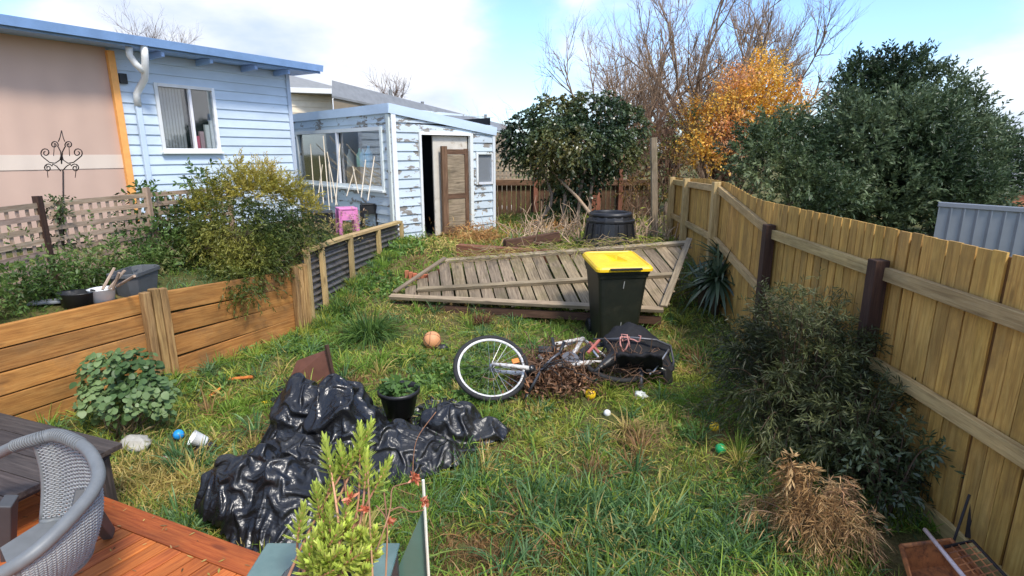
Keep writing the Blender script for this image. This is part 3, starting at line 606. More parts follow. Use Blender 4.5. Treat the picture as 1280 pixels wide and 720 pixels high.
# ------------------------------------------------------------------ retaining walls
def build_sleeper_wall():
    root = thing('timber_retaining_wall', 'warm brown timber retaining wall of wide horizontal planks', 'retaining wall', (WB[0], WB[1], 0))
    def run(P, Q, z0a, z1a, z0b, z1b, rows):
        for k in range(rows):
            mb = MB(); f0, f1 = k/rows, (k+1)/rows; ha = (z1a-z0a)/rows; hb = (z1b-z0b)/rows
            mb.bar((*P, z0a+ha*(k+.5)), (*Q, z0b+hb*(k+.5)), .05, (ha+hb)/2-.012, wob=.002); mb.build('plank', M['pine'], root, bevel=.006)
    u1 = unit(WB-WA); n1 = np.array((u1[1], -u1[0])); u2 = unit(WC-WB); n2 = np.array((u2[1], -u2[0]))
    run(WA0-n1*.02, WB-n1*.02, -.02, .95, -.02, .955, 5)
    run(WB-n2*.02, WC-n2*.02, -.02, .955, .0, .82, 4)
    def postset(p, n, u, zt, wide, k):
        for i in range(k):
            mb = MB(); q = p+n*.052+u*(i-(k-1)/2)*wide; t_ = random.uniform(-.02, .02)
            mb.bar((*q, -.1), (*(q+u*t_*.3), zt+t_), wide-.012, .075, (n[0], n[1], 0)); mb.build('post', M['pine_end'], root, bevel=.005)
    postset(WB+u1*.0, unit(n1+n2), u2, .99, .085, 3); postset(WC+u2*.03, n2, u2, .90, .075, 3)
    pn = WA0+u1*.9
    postset(pn, n1, u1, .98, .1, 2)
build_sleeper_wall()
def build_corrugated_wall():
    root = thing('corrugated_retaining_wall', 'curved rusty corrugated iron retaining wall with timber posts and capping rail', 'retaining wall', (-2.6, 8.6, 0))
    pts = []; P = np.array([(*p, 0) for p in CORR]); t = np.linspace(0, len(P)-1, 60)
    def cr(t):
        i = int(min(t, len(P)-2)); f = t-i; p0, p1, p2, p3 = P[max(i-1, 0)], P[i], P[i+1], P[min(i+2, len(P)-1)]
        return .5*((2*p1)+(-p0+p2)*f+(2*p0-5*p1+4*p2-p3)*f*f+(-p0+3*p1-3*p2+p3)*f**3)
    path = np.array([cr(q) for q in t]); tg = unit(np.gradient(path, axis=0)); nr = np.stack([tg[:, 1], -tg[:, 0], tg[:, 2]*0], 1)
    m = MB(); nz = 110; z = np.linspace(-.05, 1.0, nz); off = .024*np.sin(z*2*math.pi/.092)
    V = path[:, None]+nr[:, None]*off[None, :, None]*1.0; V[..., 2] = z[None]; i = np.arange(59)[:, None]*nz+np.arange(nz-1)[None]
    m.raw(V.reshape(-1, 3), np.stack([i, i+nz, i+nz+1, i+1], -1).reshape(-1, 4)); m.build('corrugated_sheet', M['galv'], root, smooth=True)
    for k, f in enumerate((.02, .85, 1.75, 2.55, 3.0, 3.9)):
        if f in (3.0,): continue
        p = cr(f); tt = unit(cr(f+.05)-cr(f-.05 if f > .1 else 0)); n_ = np.array((tt[1], -tt[0], 0)); q = p+n_*.06
        m = MB(); m.bar((q[0], q[1], -.05), (q[0]+random.uniform(-.01, .01), q[1], 1.01), .075, .06, n_); m.build('post', M['rail'], root, bevel=.004)
    for a, b in ((0, .9), (.9, 1.8), (1.8, 2.9), (2.9, 4.0)):
        pa, pb = cr(a), cr(b); m = MB(); m.bar((pa[0]+.02, pa[1], 1.035), (pb[0]+.02, pb[1], 1.035), .13, .045); m.build('capping_rail', M['rail'], root, bevel=.004)
build_corrugated_wall()
# ------------------------------------------------------------------ right paling fence
FX = lambda Y: 2.67+.045*(Y-2.9) if Y < 6.4 else 2.8275+.08*(Y-6.4)
FT = lambda Y: 1.77+.13*ss(6.3, 8., Y)-.08*ss(8.4, 11, Y)
FR = lambda Y: 1.5 if Y < 5.9 else 1.5+(Y-5.9)/2.1*.34 if Y < 8 else 1.84-.02*(Y-8)
FLW = lambda Y: .83 if Y < 5.9 else .83+(Y-5.9)/2.1*.3 if Y < 8 else 1.13
def build_fence():
    root = thing('paling_fence', 'tall yellow brown timber paling fence along the right side', 'fence', (2.8, 5, 0))
    posts = [-.2, 1.9, 3.95, 5.92, 8.0, 9.85, 11.1]
    for i, y in enumerate(posts):
        m = MB(); x = FX(y)-.075; m.bar((x, y, -.1+.5*ss(6, 10, y)), (x+random.uniform(-.01, .01), y, FR(y)+(.05 if y > 3 else .03)), .10, .10, (1, 0, 0), c=(1, 1, 1))
        m.build('post', M['old_post'] if i < 4 else M['rail'], root, bevel=.004)
    for a, b in zip(posts[:-1], posts[1:]):
        for F_, nm, hh in ((FR, 'rail', .095), (FLW, 'rail', .09)):
            m = MB(); e = .052; m.bar((FX(a+e)-.045, a+e, F_(a+e)-.045), (FX(b-e)-.045, b-e, F_(b-e)-.045), .05, hh, wob=.004); m.build(nm, M['rail'], root, bevel=.004)
        m = MB(); cv = MB(); y = a
        while y < b:
            wd = .104; yy = y+wd/2; x = FX(yy)+random.uniform(0, .004); ln = random.uniform(-.006, .006); zt = FT(yy)+random.uniform(-.004, .004)
            if (int(y*7) % 5) == 0: wd -= .012
            m.bar((x, yy, -.08+.5*ss(6.2, 9, yy)), (x, yy+ln, zt), wd, .014, (1, 0, 0), c=None); g_ = random.choice((.006, .010, .014, .026, .034)); yj = yy+wd/2+g_/2; x = FX(yj)+.020; cv.bar((x, yj, 0.), (x, yj, FT(yj)-random.uniform(.02, .07)), .085, .014, (1, 0, 0), c=(.33, .26, .21)); y += wd+g_  # cover boards tinted dark: shade of the gaps is in their colour
        m.build('paling_panel', M['paling'], root)
        cv.build('cover_boards', M['paling'], root)
    m = MB(); m.bar((2.60, .0, .05), (2.66, 3.35, .05), .04, .12); m.build('plinth_board', M['rail'], root, bevel=.003)
build_fence()
# back fence with lattice
def lattice(mb, A, B, z0, z1, sp, wd, th, n, c=None):
    A = np.asarray(A, float); B = np.asarray(B, float); L = np.linalg.norm(B-A); u = (B-A)/L
    k = int(L/sp)
    for i in range(k+1):
        p = A+u*(i*L/k); mb.bar((p[0]-n[0]*th*.51, p[1]-n[1]*th*.51, z0), (p[0]-n[0]*th*.51, p[1]-n[1]*th*.51, z1), wd*.8, th, (n[0], n[1], 0), c=c)
    k = int((z1-z0)/sp)
    for i in range(k+1):
        z = z0+(z1-z0)*i/k; mb.bar((A[0]+n[0]*th*.51, A[1]+n[1]*th*.51, z), (B[0]+n[0]*th*.51, B[1]+n[1]*th*.51, z), th, wd*1.15, c=c)
def build_back_fence():
    root = thing('back_fence', 'old brown paling fence topped with lattice across the back', 'fence', (1.5, 15, .6))
    x0, x1 = -1.2, 3.9; m = MB(); x = x0
    while x < x1: m.bar((x, 15, .5), (x, 15, 1.50+random.uniform(-.02, .02)), .11, .018, (0, 1, 0)); x += .125
    m.build('paling_panel', M['brown_wood'], root)
    for xx in (-.5, .62, 1.75, 2.85, 3.8):
        m = MB(); m.bar((xx, 14.9, .5), (xx, 14.9, 2.3 if xx < 3.5 else 1.6), .1, .1, (0, 1, 0)); m.build('post', M['red_wood'] if xx in (.62, 2.85) else M['brown_wood'], root)
    m = MB(); m.bar((x0, 14.92, 1.52), (x1, 14.92, 1.52), .05, .14, c=(1.3, 1.3, 1.3)); m.build('rail', M['brown_wood'], root)
    m = MB(); lattice(m, (x0, 14.96), (3.0, 14.96), 1.6, 2.32, .105, .042, .012, (0, -1)); m.build('lattice_panel', M['lattice_warm'], root)
    m = MB(); m.bar((x0, 14.94, 2.36), (3.0, 14.94, 2.36), .06, .06); m.build('top_rail', M['lattice_warm'], root)
    for xx in (2.15, 2.28):
        m = MB(); m.bar((xx, 14.88, .5), (xx, 14.88, 1.45), .11, .02, (0, 1, 0), c=(1.2, 1.1, 1.1)); m.build('paling', M['red_wood'], root)
build_back_fence()
def build_lattice_left():
    root = thing('garden_lattice', 'weathered lattice trellis panel on the terrace by the house', 'lattice', (-4.7, 5.6, .9))
    pts = [np.array((-4.62, 4.2)), np.array((-4.66, 5.55)), np.array((-4.45, 6.9)), np.array((-4.1, 8.2))]
    for a, b in zip(pts[:-1], pts[1:]):
        u = unit(b-a); n = np.array((u[1], -u[0])); m = MB(); lattice(m, a+u*.03, b-u*.03, .97, 1.79, .108, .045, .010, n); m.build('lattice_panel', M['lattice'], root)
    for i, p in enumerate(pts):
        m = MB(); m.bar((*p, .85), (*p, 1.88), .06, .06, (1, 0, 0)); m.build('post', M['old_post'] if i == 1 else M['lattice'], root)
build_lattice_left()
def build_metal_fence():
    root = thing('grey_metal_fence', 'pale grey ribbed steel fence beyond the palings at right', 'fence', (6, 8, 0)); A, B = span(1172, 257, 8.0), span(1330, 268, 7.2); m = MB(); n = 90; V = []
    for i in range(n+1):
        p = A+(B-A)*i/n; o = .028 if (i % 10) in (0, 1) else 0
        V += [(p[0], p[1]-o, .2), (p[0], p[1]-o, p[2])]
    m.raw(V, [(2*i, 2*i+2, 2*i+3, 2*i+1) for i in range(n)]); m.build('ribbed_sheet', M['tank'], root)
    m = MB(); m.bar(A+(0, 0, .02), B+(0, 0, .02), .06, .07); m.build('top_rail', M['tank'], root, bevel=.01); m = MB(); m.bar((A[0], A[1], .2), A+(0, 0, -.02), .06, .06); m.build('post', M['tank'], root)
build_metal_fence()
# ------------------------------------------------------------------ fallen fence panel
def build_fallen_panel():
    FL, FRt, BL, BR = spot(490, 374, .27), spot(828, 391, .30), span(557, 328, 8.6), span(862, 305, 8.55)
    root = thing('fallen_fence_panel', 'weathered grey fence panel of palings and rails collapsed on the lawn', 'fence panel', (0, 7.8, 0))
    P = np.array([FL, FRt, BR, BL]); A_ = np.c_[P[:, :2], np.ones(4)]; cf = np.linalg.lstsq(A_, P[:, 2], rcond=None)[0]
    zf = lambda x, y: cf[0]*x+cf[1]*y+cf[2]; nrm = unit(np.array((-cf[0], -cf[1], 1.)))
    up = tuple(nrm); d = unit(np.array((-.177, 1.)))
    def clip(p):
        ts = []
        for i in range(4):
            a, b = P[i][:2], P[(i+1) % 4][:2]; e = b-a; den = d[0]*e[1]-d[1]*e[0]
            if abs(den) < 1e-6: continue
            w0 = a-p; t = (w0[0]*e[1]-w0[1]*e[0])/den; s = (w0[0]*d[1]-w0[1]*d[0])/den
            if -1e-6 <= s <= 1+1e-6: ts.append(t)
        return (min(ts), max(ts)) if len(ts) >= 2 else None
    m = MB(); e = unit(FRt[:2]-FL[:2]); k = -.3
    while k < 4.9:
        wd = random.uniform(.15, .172); p = FL[:2]+e*k; c = clip(p)
        if c and c[1]-c[0] > .06:
            t0, t1 = c[0]+random.uniform(0, .03), c[1]-random.uniform(0, .03); a = p+d*t0; b = p+d*t1; j = random.uniform(-.006, .006)
            g = random.uniform(.72, 1.15); a3 = np.array((*a, zf(*a)+j)); b3 = np.array((*b, zf(*b)-j)); m.bar(a3, b3, wd, .018, up, c=(g, g*.98, g*random.uniform(.88, 1.02)), wob=.006)
        k += wd+random.uniform(.028, .05)
    m.build('paling_panel', M['grey_wood'], root)
    def L(x, y, o): return np.array((x, y, zf(x, y)))+nrm*o
    def rail(a, b, o, w_, h, nm='rail', mt='grey_rail'):
        q = MB(); q.bar(L(*a[:2], o), L(*b[:2], o), w_, h, up, wob=.01); q.build(nm, M[mt], root, bevel=.004)
    u2 = e
    rail(FL[:2]-u2*.02+d*.02, FRt[:2]+u2*.02+d*.02, .035, .085, .05)
    ml, mr = spot(522, 352, zf(-1.4, 8.2)+.03), spot(846, 340, zf(2.3, 7.8)+.03)
    rail(ml, mr, .036, .075, .05); rail(BL[:2]-d*.02, BR[:2]-d*.02, .036, .085, .05)
    rail(FRt[:2]+(.02, .03), BR[:2]+(.0, .03), .075, .085, .03, 'end_brace'); rail(FL[:2]+(.03, .06), BL[:2]+(.0, .0), .075, .06, .03, 'end_brace')
    q = MB(); a = FL-(0, -.0, .11); b = FRt-(0, .0, .11); q.bar(a+(0, .03, 0), b+(0, .03, 0), .04, .10, c=(.55, .5, .5)); q.build('lower_rail', M['brown_wood'], root)
    for x, y in ((-1.2, 7.9), (1.7, 7.5), (0.4, 8.3), (2.2, 8.3)):
        q = MB(); q.bar((x, y, .0), (x, y, zf(x, y)-.03), .12, .12); q.build('prop_block', M['brown_wood'], root)
    # loose timbers lying on it
    def loose(x0, y0, x1, y1, w_, h, off, mt, lab, nm='loose_timber', cat='timber'):
        za = 0.3
        for _ in range(8): p = spot(x0, y0, za); za = zf(p[0], p[1])+off
        zb = .3
        for _ in range(8): q_ = spot(x1, y1, zb); zb = zf(q_[0], q_[1])+off
        q = MB(); q.bar(spot(x0, y0, za), spot(x1, y1, zb), w_, h, up, wob=.015); tag(q.build(nm, M[mt], bevel=.003), lab, cat, 'loose timbers on the fallen panel')
    loose(506, 368, 724, 384, .05, .03, .11, 'brown_wood', 'long dark brown batten along the front rail of the fallen panel')
    loose(520, 364, 720, 378, .04, .025, .10, 'grey_wood', 'thin grey batten just behind the front rail of the fallen panel')
    loose(688, 372, 712, 358, .07, .04, .10, 'grey_rail', 'short offcut lying across palings left of the wheelie bin')
    loose(498, 365, 535, 369, .14, .02, .12, 'brown_wood', 'short dark board heaped on the left tip of the fallen panel')
    loose(604, 321, 768, 297, .12, .03, .13, 'grey_rail', 'long pale board along the back edge of the fallen panel')
    loose(640, 313, 735, 309, .10, .025, .16, 'brown_wood', 'brown rotten board among vines on the back edge of the fallen panel')
    loose(770, 300, 800, 296, .10, .03, .14, 'brown_wood', 'short dark block on the back edge behind the yellow lid')
    return zf
panel_z = build_fallen_panel()
# ------------------------------------------------------------------ wheelie bin
def build_bin():
    c = spot(769, 434, 0); c[1] += .30; c[0] += .02; yaw = R(7)
    root = thing('wheelie_bin', 'dark green wheelie bin with yellow lid in front of the fallen panel', 'wheelie bin', (c[0], c[1], 0)); ca, sa = math.cos(yaw), math.sin(yaw)
    T = lambda x, y, z: (c[0]+x*ca-y*sa, c[1]+x*sa+y*ca, z)
    Hh = .985
    m = MB(); nl = 14; ring = []
    def sect(t):       # rounded rectangle, front is -y, tapering down
        wx = .22+.085*t; fy = -.24-.10*t; by = .24+.08*t; r = .05; pts = []
        for (cx, cy, a0) in ((wx-r, fy+r, -90), (wx-r, by-r, 0), (-wx+r, by-r, 90), (-wx+r, fy+r, 180)):
            for k in range(5): a = R(a0+22.5*k); pts.append((cx+r*math.cos(a), cy+r*math.sin(a)))
        return pts
    V = []
    zs = [0.02, .06, .10, .3, .6, .80, .86, .862, .905, .907, Hh]
    ex = [0, .0, 0, 0, 0, 0, 0, .012, .012, .022, .022]
    for z, e_ in zip(zs, ex):
        for x, y in sect(z/Hh): V.append(T(x*(1+e_*3), y*(1+e_*3), z))
    n = 20; q = [(i*n+j, i*n+(j+1) % n, (i+1)*n+(j+1) % n, (i+1)*n+j) for i in range(len(zs)-1) for j in range(n)]
    m.raw(V, q); m.raw([V[j] for j in range(n)], None, [(0, j+1, j) for j in range(1, n-1)])
    m.build('body', M['bin_green'], root, smooth=False, bevel=.004)
    for (sx) in (-.2, .2):
        wv = MB(); wv.lathe([(0, -.025), (.09, -.025), (.1, -.015), (.1, .015), (.09, .025), (0, .025)], T(sx*1.15, .30, .1), 18, (ca, sa, 0)); wv.build('wheel', M['black_plastic'], root, smooth=False)
    # lid: shallow dome with raised rim
    m = MB(); V = []; lv = [(1.13, 0, 0), (1.13, .03, 0), (1.07, .055, 0), (1.0, .062, 0), (.97, .048, 0), (.8, .055, 0), (.4, .068, 0), (.02, .07, 0)]
    for s_, dz, _ in lv:
        for x, y in sect(1.0):
            tilt = .03*(y/.33); V.append(T(x*s_, y*s_, Hh-.005+dz+tilt))
    m.raw(V, [(i*n+j, i*n+(j+1) % n, (i+1)*n+(j+1) % n, (i+1)*n+j) for i in range(len(lv)-1) for j in range(n)])
    kk = len(V)-n; m.raw(V[kk:], None, [(0, j, j+1) for j in range(1, n-1)]); m.build('lid', M['bin_yellow'], root, bevel=.003)
    h = MB(); h.bar(T(-.19, -.405, Hh-.0), T(.19, -.405, Hh-.0), .035, .022); h.build('lid_lip', M['black_plastic'], root, bevel=.004)
    for zz in (.78, .26):
        mk = MB(); f = -(.24+.10*zz/Hh)-.004; mk.bar(T(0.0, f, zz-.045), T(.012, f-.002, zz+.045), .010, .004, (0, 1, 0), c=(.3, .3, .28)); mk.build('moulded_mark', M['white_plastic'], root)
    h = MB(); h.tube([T(-.24, .36, Hh-.03), T(-.24, .43, Hh), T(.24, .43, Hh), T(.24, .36, Hh-.03)], .016, 8); h.build('handle', M['bin_green'], root, smooth=True)
build_bin()
# ------------------------------------------------------------------ compost bin
def build_compost():
    c = span(762, 302, 9.45); z = float(ground_z(c[0], c[1])); root = thing('compost_bin', 'squat black plastic compost bin with an open round top', 'compost bin', (c[0], c[1], z-.02))
    zt = span(762, 270, 9.2)[2]-z; m = MB()
    m.lathe([(.50, 0), (.485, .04), (.47, .05), (.40, zt-.12), (.415, zt-.11), (.415, zt-.08), (.375, zt-.075), (.36, zt-.02), (.30, zt), (.29, zt-.01), (.30, zt-.12), (.42, .05)], (c[0], c[1], z), 16); m.build('body', M['black_plastic'], root, bevel=.004)
    m = MB(); m.lathe([(.335, -.035), (.36, -.03), (.36, .03), (.33, .045), (.275, .045), (.265, .03), (.265, -.03)], (c[0], c[1], z+zt), 24); m.build('rim_ring', M['black_plastic'], root, smooth=True)
    m = MB(); 
    for k in range(16):
        a = 2*math.pi*(k+.5)/16; p = lambda r_, z_: (c[0]+r_*math.cos(a), c[1]+r_*math.sin(a), z+z_); m.bar(p(.475, .06), p(.405, zt-.13), .03, .012, (math.cos(a), math.sin(a), .2))
    m.build('ribs', M['black_plastic'], root)
build_compost()
# ------------------------------------------------------------------ bicycle lying in the grass
def wheel(parent, ctr, nrm, rad, tm, rm, nm='wheel', reflector=None):
    nrm = unit(nrm); a = unit(np.cross(nrm, (0, 0, 1.))); b = np.cross(nrm, a); th = np.linspace(0, 2*math.pi, 49)
    ringp = lambda r_, o=0: ctr+r_*(np.cos(th)[:, None]*a+np.sin(th)[:, None]*b)+nrm*o
    t = MB(); t.tube(ringp(rad), .024, 8, caps=False); w_ = t.build(nm, tm, parent, smooth=True)
    t = MB()
    prof = [(rad-.02, -.011), (rad-.036, -.011), (rad-.042, 0), (rad-.036, .011), (rad-.02, .011)]; t.lathe(prof, ctr, 48, nrm); t.build('rim', rm, w_, smooth=True)
    t = MB()
    for k in range(28):
        an = 2*math.pi*k/28; e = ctr+(rad-.045)*(math.cos(an)*a+math.sin(an)*b); an2 = an+(.9 if k % 2 else -.9); s_ = ctr+.018*(math.cos(an2)*a+math.sin(an2)*b)+nrm*(.025 if k % 4 < 2 else -.025); t.tube([s_, e], .0013, 3, caps=False)
    t.build('spokes', M['steel'], w_)
    t = MB(); t.lathe([(0, -.05), (.01, -.05), (.012, -.03), (.025, -.028), (.014, -.02), (.014, .02), (.025, .028), (.012, .03), (.01, .05), (0, .05)], ctr, 14, nrm); t.build('hub', M['steel'], w_, smooth=True)
    if reflector is not None:
        t = MB(); p = ctr+(rad-.13)*(math.cos(reflector)*a+math.sin(reflector)*b); q = ctr+(rad-.06)*(math.cos(reflector)*a+math.sin(reflector)*b); t.bar(p, q, .05, .02, nrm); t.build('reflector', M['orange_ref'], w_, bevel=.004)
    return w_
def build_bicycle():
    c0 = spot(614, 459, .28); c0[1] += .0
    root = thing('bicycle', 'white framed bicycle lying in the grass with its front wheel raised', 'bicycle', (c0[0]+.5, c0[1], 0))
    nrm = np.array((.10, -.60, .80)); rad = .345
    wheel(root, c0, nrm, rad, M['tyre'], M['rim_white'], reflector=3.35)
    fn = unit(nrm); z = lambda x, y, h: spot(x, y, h)
    crown = z(664, 464, .26)
    m = MB(); m.tube([c0+fn*.06, c0+fn*.06+(crown-c0)*.5, crown+fn*.05], [.014, .02, .022], 10); m.tube([c0-fn*.06, c0-fn*.06+(crown-c0)*.5, crown-fn*.05], [.014, .02, .022], 10); m.build('fork', M['frame_white'], root, smooth=True)
    m = MB(); m.tube([crown+fn*.07, crown-fn*.07], .03, 10); m.tube([crown, z(674, 462, .28)], .02, 10); m.build('fork_crown', M['black_plastic'], root, smooth=True)
    hA, hB, sT, bb = z(675, 445, .30), z(683, 461, .26), z(729, 423, .30), z(712, 452, .30)
    rh = z(765, 452, .22)
    m = MB()
    for a, b, r_ in ((hA, hB, .024), (hA+(.02, .01, 0), sT, .016), (hB, bb, .021), (bb, sT, .017), (bb, rh, .013), (sT, rh, .011), (z(690, 431, .36), z(729, 423, .34), .019), (z(729, 423, .34), z(712, 448, .33), .019), (z(711, 456, .3), z(738, 453, .3), .024)): m.tube([a, b], r_, 10)
    m.build('frame', M['frame_white'], root, smooth=True)
    wheel(root, rh, np.array((.15, -.2, .95)), rad-.02, M['tyre'], M['black_plastic'])
    m = MB(); m.lathe([(.0, -.01), (.085, -.01), (.09, 0), (.085, .01), (0, .01)], bb+fn*.04, 24, fn); m.build('chainring', M['grey_tube'], root)
    cr_ = z(694, 436, .38); m = MB(); m.bar(bb+fn*.06, cr_, .02, .012, fn); m.build('crank', M['grey_tube'], root, bevel=.003)
    m = MB(); m.bar(z(673, 437, .38), z(694, 437, .38), .07, .025, fn); m.bar(z(690, 424, .42), z(693, 438, .38), .03, .05, fn); m.build('pedal', M['black_plastic'], root, bevel=.004)
    # saddle: long nosed wedge
    a, b = z(742, 465, .22), z(769, 446, .30); m = MB(); ax = unit(b-a); m.tube([a, a+(b-a)*.35, a+(b-a)*.7, b, b+ax*.03], [.012, .03, .055, .07, .04], 12); m.build('saddle', M['black_plastic'], root, smooth=True)
    m = MB(); m.tube([sT, z(748, 447, .27)], .013, 8); m.build('seat_post', M['steel'], root, smooth=True)
    # handlebar, brake levers and cables half buried in the litter
    m = MB(); hb = [z(660, 492, .10), z(668, 478, .22), z(676, 463, .32), z(690, 448, .42), z(700, 441, .46)]; m.tube(hb, .013, 8); m.build('handlebar', M['grey_tube'], root, smooth=True)
    for q in (hb[:1]+[z(657, 500, .05)], [z(700, 441, .46), z(705, 428, .52)]): m = MB(); m.tube(q, .018, 8); m.build('grip', M['black_plastic'], root, smooth=True)
    m = MB()
    for s_ in range(5):
        p = [hb[2]+rng.normal(size=3)*.02]; 
        for k in range(7): p.append(p[-1]+rng.normal(size=3)*.05+(.05, 0, .0))
        m.tube(p, .004, 5)
    m.build('brake_cable', M['black_plastic'], root, smooth=True)
    # red and pink plastic fittings
    m = MB(); m.bar(z(735, 441, .42), z(749, 425, .46), .025, .02); m.bar(z(737, 428, .44), z(748, 440, .42), .025, .02); m.build('red_fitting', M['red_plastic'], root, bevel=.003)
build_bicycle()
# ------------------------------------------------------------------ collapsed pushchair
def build_pushchair():
    g = lambda x, y, h: spot(x, y, h)
    ctr = g(800, 470, .0); root = thing('pushchair', 'collapsed black pushchair with grey tubes lying beside the bicycle', 'pushchair', (ctr[0], ctr[1], 0))
    # fabric shell: a trough open to the front
    nx, ny = 26, 16; V = []; L0, R0 = g(758, 462, .12), g(842, 466, .10)
    for i in range(nx+1):
        t = i/nx; base = L0+(R0-L0)*t; hgt = .30+.16*math.sin(math.pi*min(1, t*1.1))-.06*t
        for j in range(ny+1):
            a = -0.35+(math.pi*.95)*j/ny; rr = .2*(1-.25*(1-math.sin(math.pi*t))**2); w_ = .012*math.sin(9*t*3+j)*math.sin(j*1.3)
            V.append(base+np.array((.02*math.sin(j*.9+3*t), .16-math.cos(a)*(rr+w_)+.12*t*0, -.02+(1-math.cos(a*.9))*0+math.sin(a)*0+(hgt*(.5-.5*math.cos(math.pi*j/ny)))+w_)))
    m = MB(); m.raw(V, [(i*(ny+1)+j, (i+1)*(ny+1)+j, (i+1)*(ny+1)+j+1, i*(ny+1)+j+1) for i in range(nx) for j in range(ny)])
    o = m.build('hood', M['fabric_black'], root, smooth=True); s_ = o.modifiers.new('thick', 'SOLIDIFY'); s_.thickness = .008
    m = MB(); m.tube([g(757, 462, .06), g(752, 440, .22), g(762, 424, .40), g(790, 422, .44), g(820, 425, .42), g(838, 432, .34), g(842, 452, .2), g(838, 470, .05)], .013, 8); m.build('hood_rim', M['grey_tube'], root, smooth=True)
    m = MB(); m.tube([g(786, 471, .04), g(786, 447, .28), g(787, 421, .52)], .012, 8); m.build('frame_tube', M['grey_tube'], root, smooth=True)
    m = MB(); m.tube([g(742, 424, .42), g(787, 424, .5), g(806, 427, .44)], .012, 8); m.build('frame_tube', M['grey_tube'], root, smooth=True)
    m = MB(); m.tube([g(801, 487, .03), g(801, 463, .2)], .026, 10); m.tube([g(801, 463, .2), g(799, 452, .27)], .014, 8); m.build('handle_grip', M['grey_tube'], root, smooth=True)
    m = MB(); m.tube([g(816, 466, .2), g(824, 455, .26), g(832, 443, .32), g(836, 437, .34)], .01, 6, c=(1, 1, 1)); m.tube([g(812, 468, .18), g(822, 458, .22), g(832, 463, .2)], .009, 6); m.build('bright_strap', M['steel'], root, smooth=True)
    m = MB(); V = []; 
    for i in range(13):
        for j in range(7): p = g(772+4.6*i, 463-3*j, .16+.045*j); V.append(p+np.array((0, .02*math.sin(i*.9), .012*math.sin(i*1.7+j))))
    m.raw(V, [(i*7+j, (i+1)*7+j, (i+1)*7+j+1, i*7+j+1) for i in range(12) for j in range(6)]); o = m.build('seat_pad', M['fabric_black'], root, smooth=True); s_ = o.modifiers.new('thick', 'SOLIDIFY'); s_.thickness = .03
    for (x, y, h, n_) in ((748, 470, .10, (.5, -.8, .3)), (835, 470, .10, (.7, -.5, .4))):
        m = MB(); p = g(x, y, h); m.lathe([(0, -.018), (.065, -.018), (.085, -.01), (.085, .01), (.065, .018), (0, .018)], p, 20, n_); m.build('wheel', M['black_plastic'], root)
    m = MB()
    for s_ in range(4):
        p = [g(788, 425, .5)+rng.normal(size=3)*.015]
        for k in range(5): p.append(p[-1]+rng.normal(size=3)*.03+(.01, 0, -.015))
        m.tube(p, .008, 6, c=(.8, .62, .58))
    m.build('pink_rag', plain('faded_pink_cloth', (.62, .36, .33), .9, .2, 20), root, smooth=True)
build_pushchair()
# ------------------------------------------------------------------ small things in the grass
SMALL = []
def sphere_thing(nm, px, py, r, mat, lab, cat, grp=None):
    p = on_ground(px, py); SMALL.append(p); SMALL.append(p-np.array((0, .08, 0))); m = MB(); m.ball(p+np.array((0, r*.3, r*1.0)), r, 20); tag(m.build(nm, mat, smooth=True), lab, cat, grp)
sphere_thing('plastic_ball', 738, 500, .052, M['ball_y'], 'small yellow ball below the bicycle debris', 'ball', 'plastic balls on the lawn')
sphere_thing('plastic_ball', 893, 540, .042, M['ball_y'], 'small yellow ball near the dark willowy bush', 'ball', 'plastic balls on the lawn')
sphere_thing('plastic_ball', 901, 568, .042, M['ball_g'], 'bright green ball near the dark willowy bush', 'ball', 'plastic balls on the lawn')
sphere_thing('plastic_ball', 223, 550, .042, M['ball_b'], 'bright blue ball beside the round leaved bush', 'ball', 'plastic balls on the lawn')
sphere_thing('plastic_ball', 759, 521, .032, M['pvc'], 'little white ball in the grass below the yellow ball', 'ball', 'plastic balls on the lawn')
def build_basketball():
    p = on_ground(540, 436); r = .108; c = p+np.array((0, .03, r*.92)); root = thing('basketball', 'faded orange basketball lying on the grass', 'basketball', p)
    m = MB(); m.ball(c, r, 32); m.build('ball_body', M['bball'], root, smooth=True)
    m = MB(); R0 = np.array(Matrix.Rotation(.5, 3, 'X') @ Matrix.Rotation(.6, 3, 'Y')); th = np.linspace(0, 2*math.pi, 41)
    rings = [np.stack([np.cos(th), np.sin(th), 0*th], 1), np.stack([np.cos(th), 0*th, np.sin(th)], 1)]
    for s_ in (-1, 1): rings.append(unit(np.stack([s_*(.62-.25*np.cos(2*th))*1.0, np.cos(th), np.sin(th)], 1)))
    for q in rings: m.tube(c+unit(q)@R0.T*(r+.0005), .0028, 5, caps=False)
    m.build('seam', M['black_plastic'], root)
build_basketball()
def blob(nm, px, py, dims, mat, lab, cat, seed=1, grp=None, rough=.3):
    p = on_ground(px, py); m = MB(); n = 18; mm = 10; V = []
    for i in range(mm+1):
        ph = math.pi*i/mm
        for j in range(n):
            th = 2*math.pi*j/n; v = np.array((math.sin(ph)*math.cos(th), math.sin(ph)*math.sin(th), math.cos(ph)))
            V.append(v*(1+rough*mn.noise(Vector(v*1.9+seed*7.3)))*dims)
    V = np.array(V); V[:, 2] = np.maximum(V[:, 2], -dims[2]*.35); m.raw(V+p+(0, 0, dims[2]*.33), [(i*n+j, (i+1)*n+j, (i+1)*n+(j+1) % n, i*n+(j+1) % n) for i in range(mm) for j in range(n)]); return tag(m.build(nm, mat, smooth=True), lab, cat, grp)
blob('black_shoe', 552, 437, (.085, .05, .05), M['black_plastic'], 'crumpled black shoe beside the faded basketball', 'shoe', 2)
blob('stone', 170, 560, (.12, .08, .07), M['stone'], 'pale stone at the foot of the round leaved bush', 'stone', 3, rough=.6)
blob('crumpled_paper', 214, 575, (.10, .05, .025), M['stone'], 'crumpled pale scrap in grass below the blue ball', 'litter', 4, rough=.9)
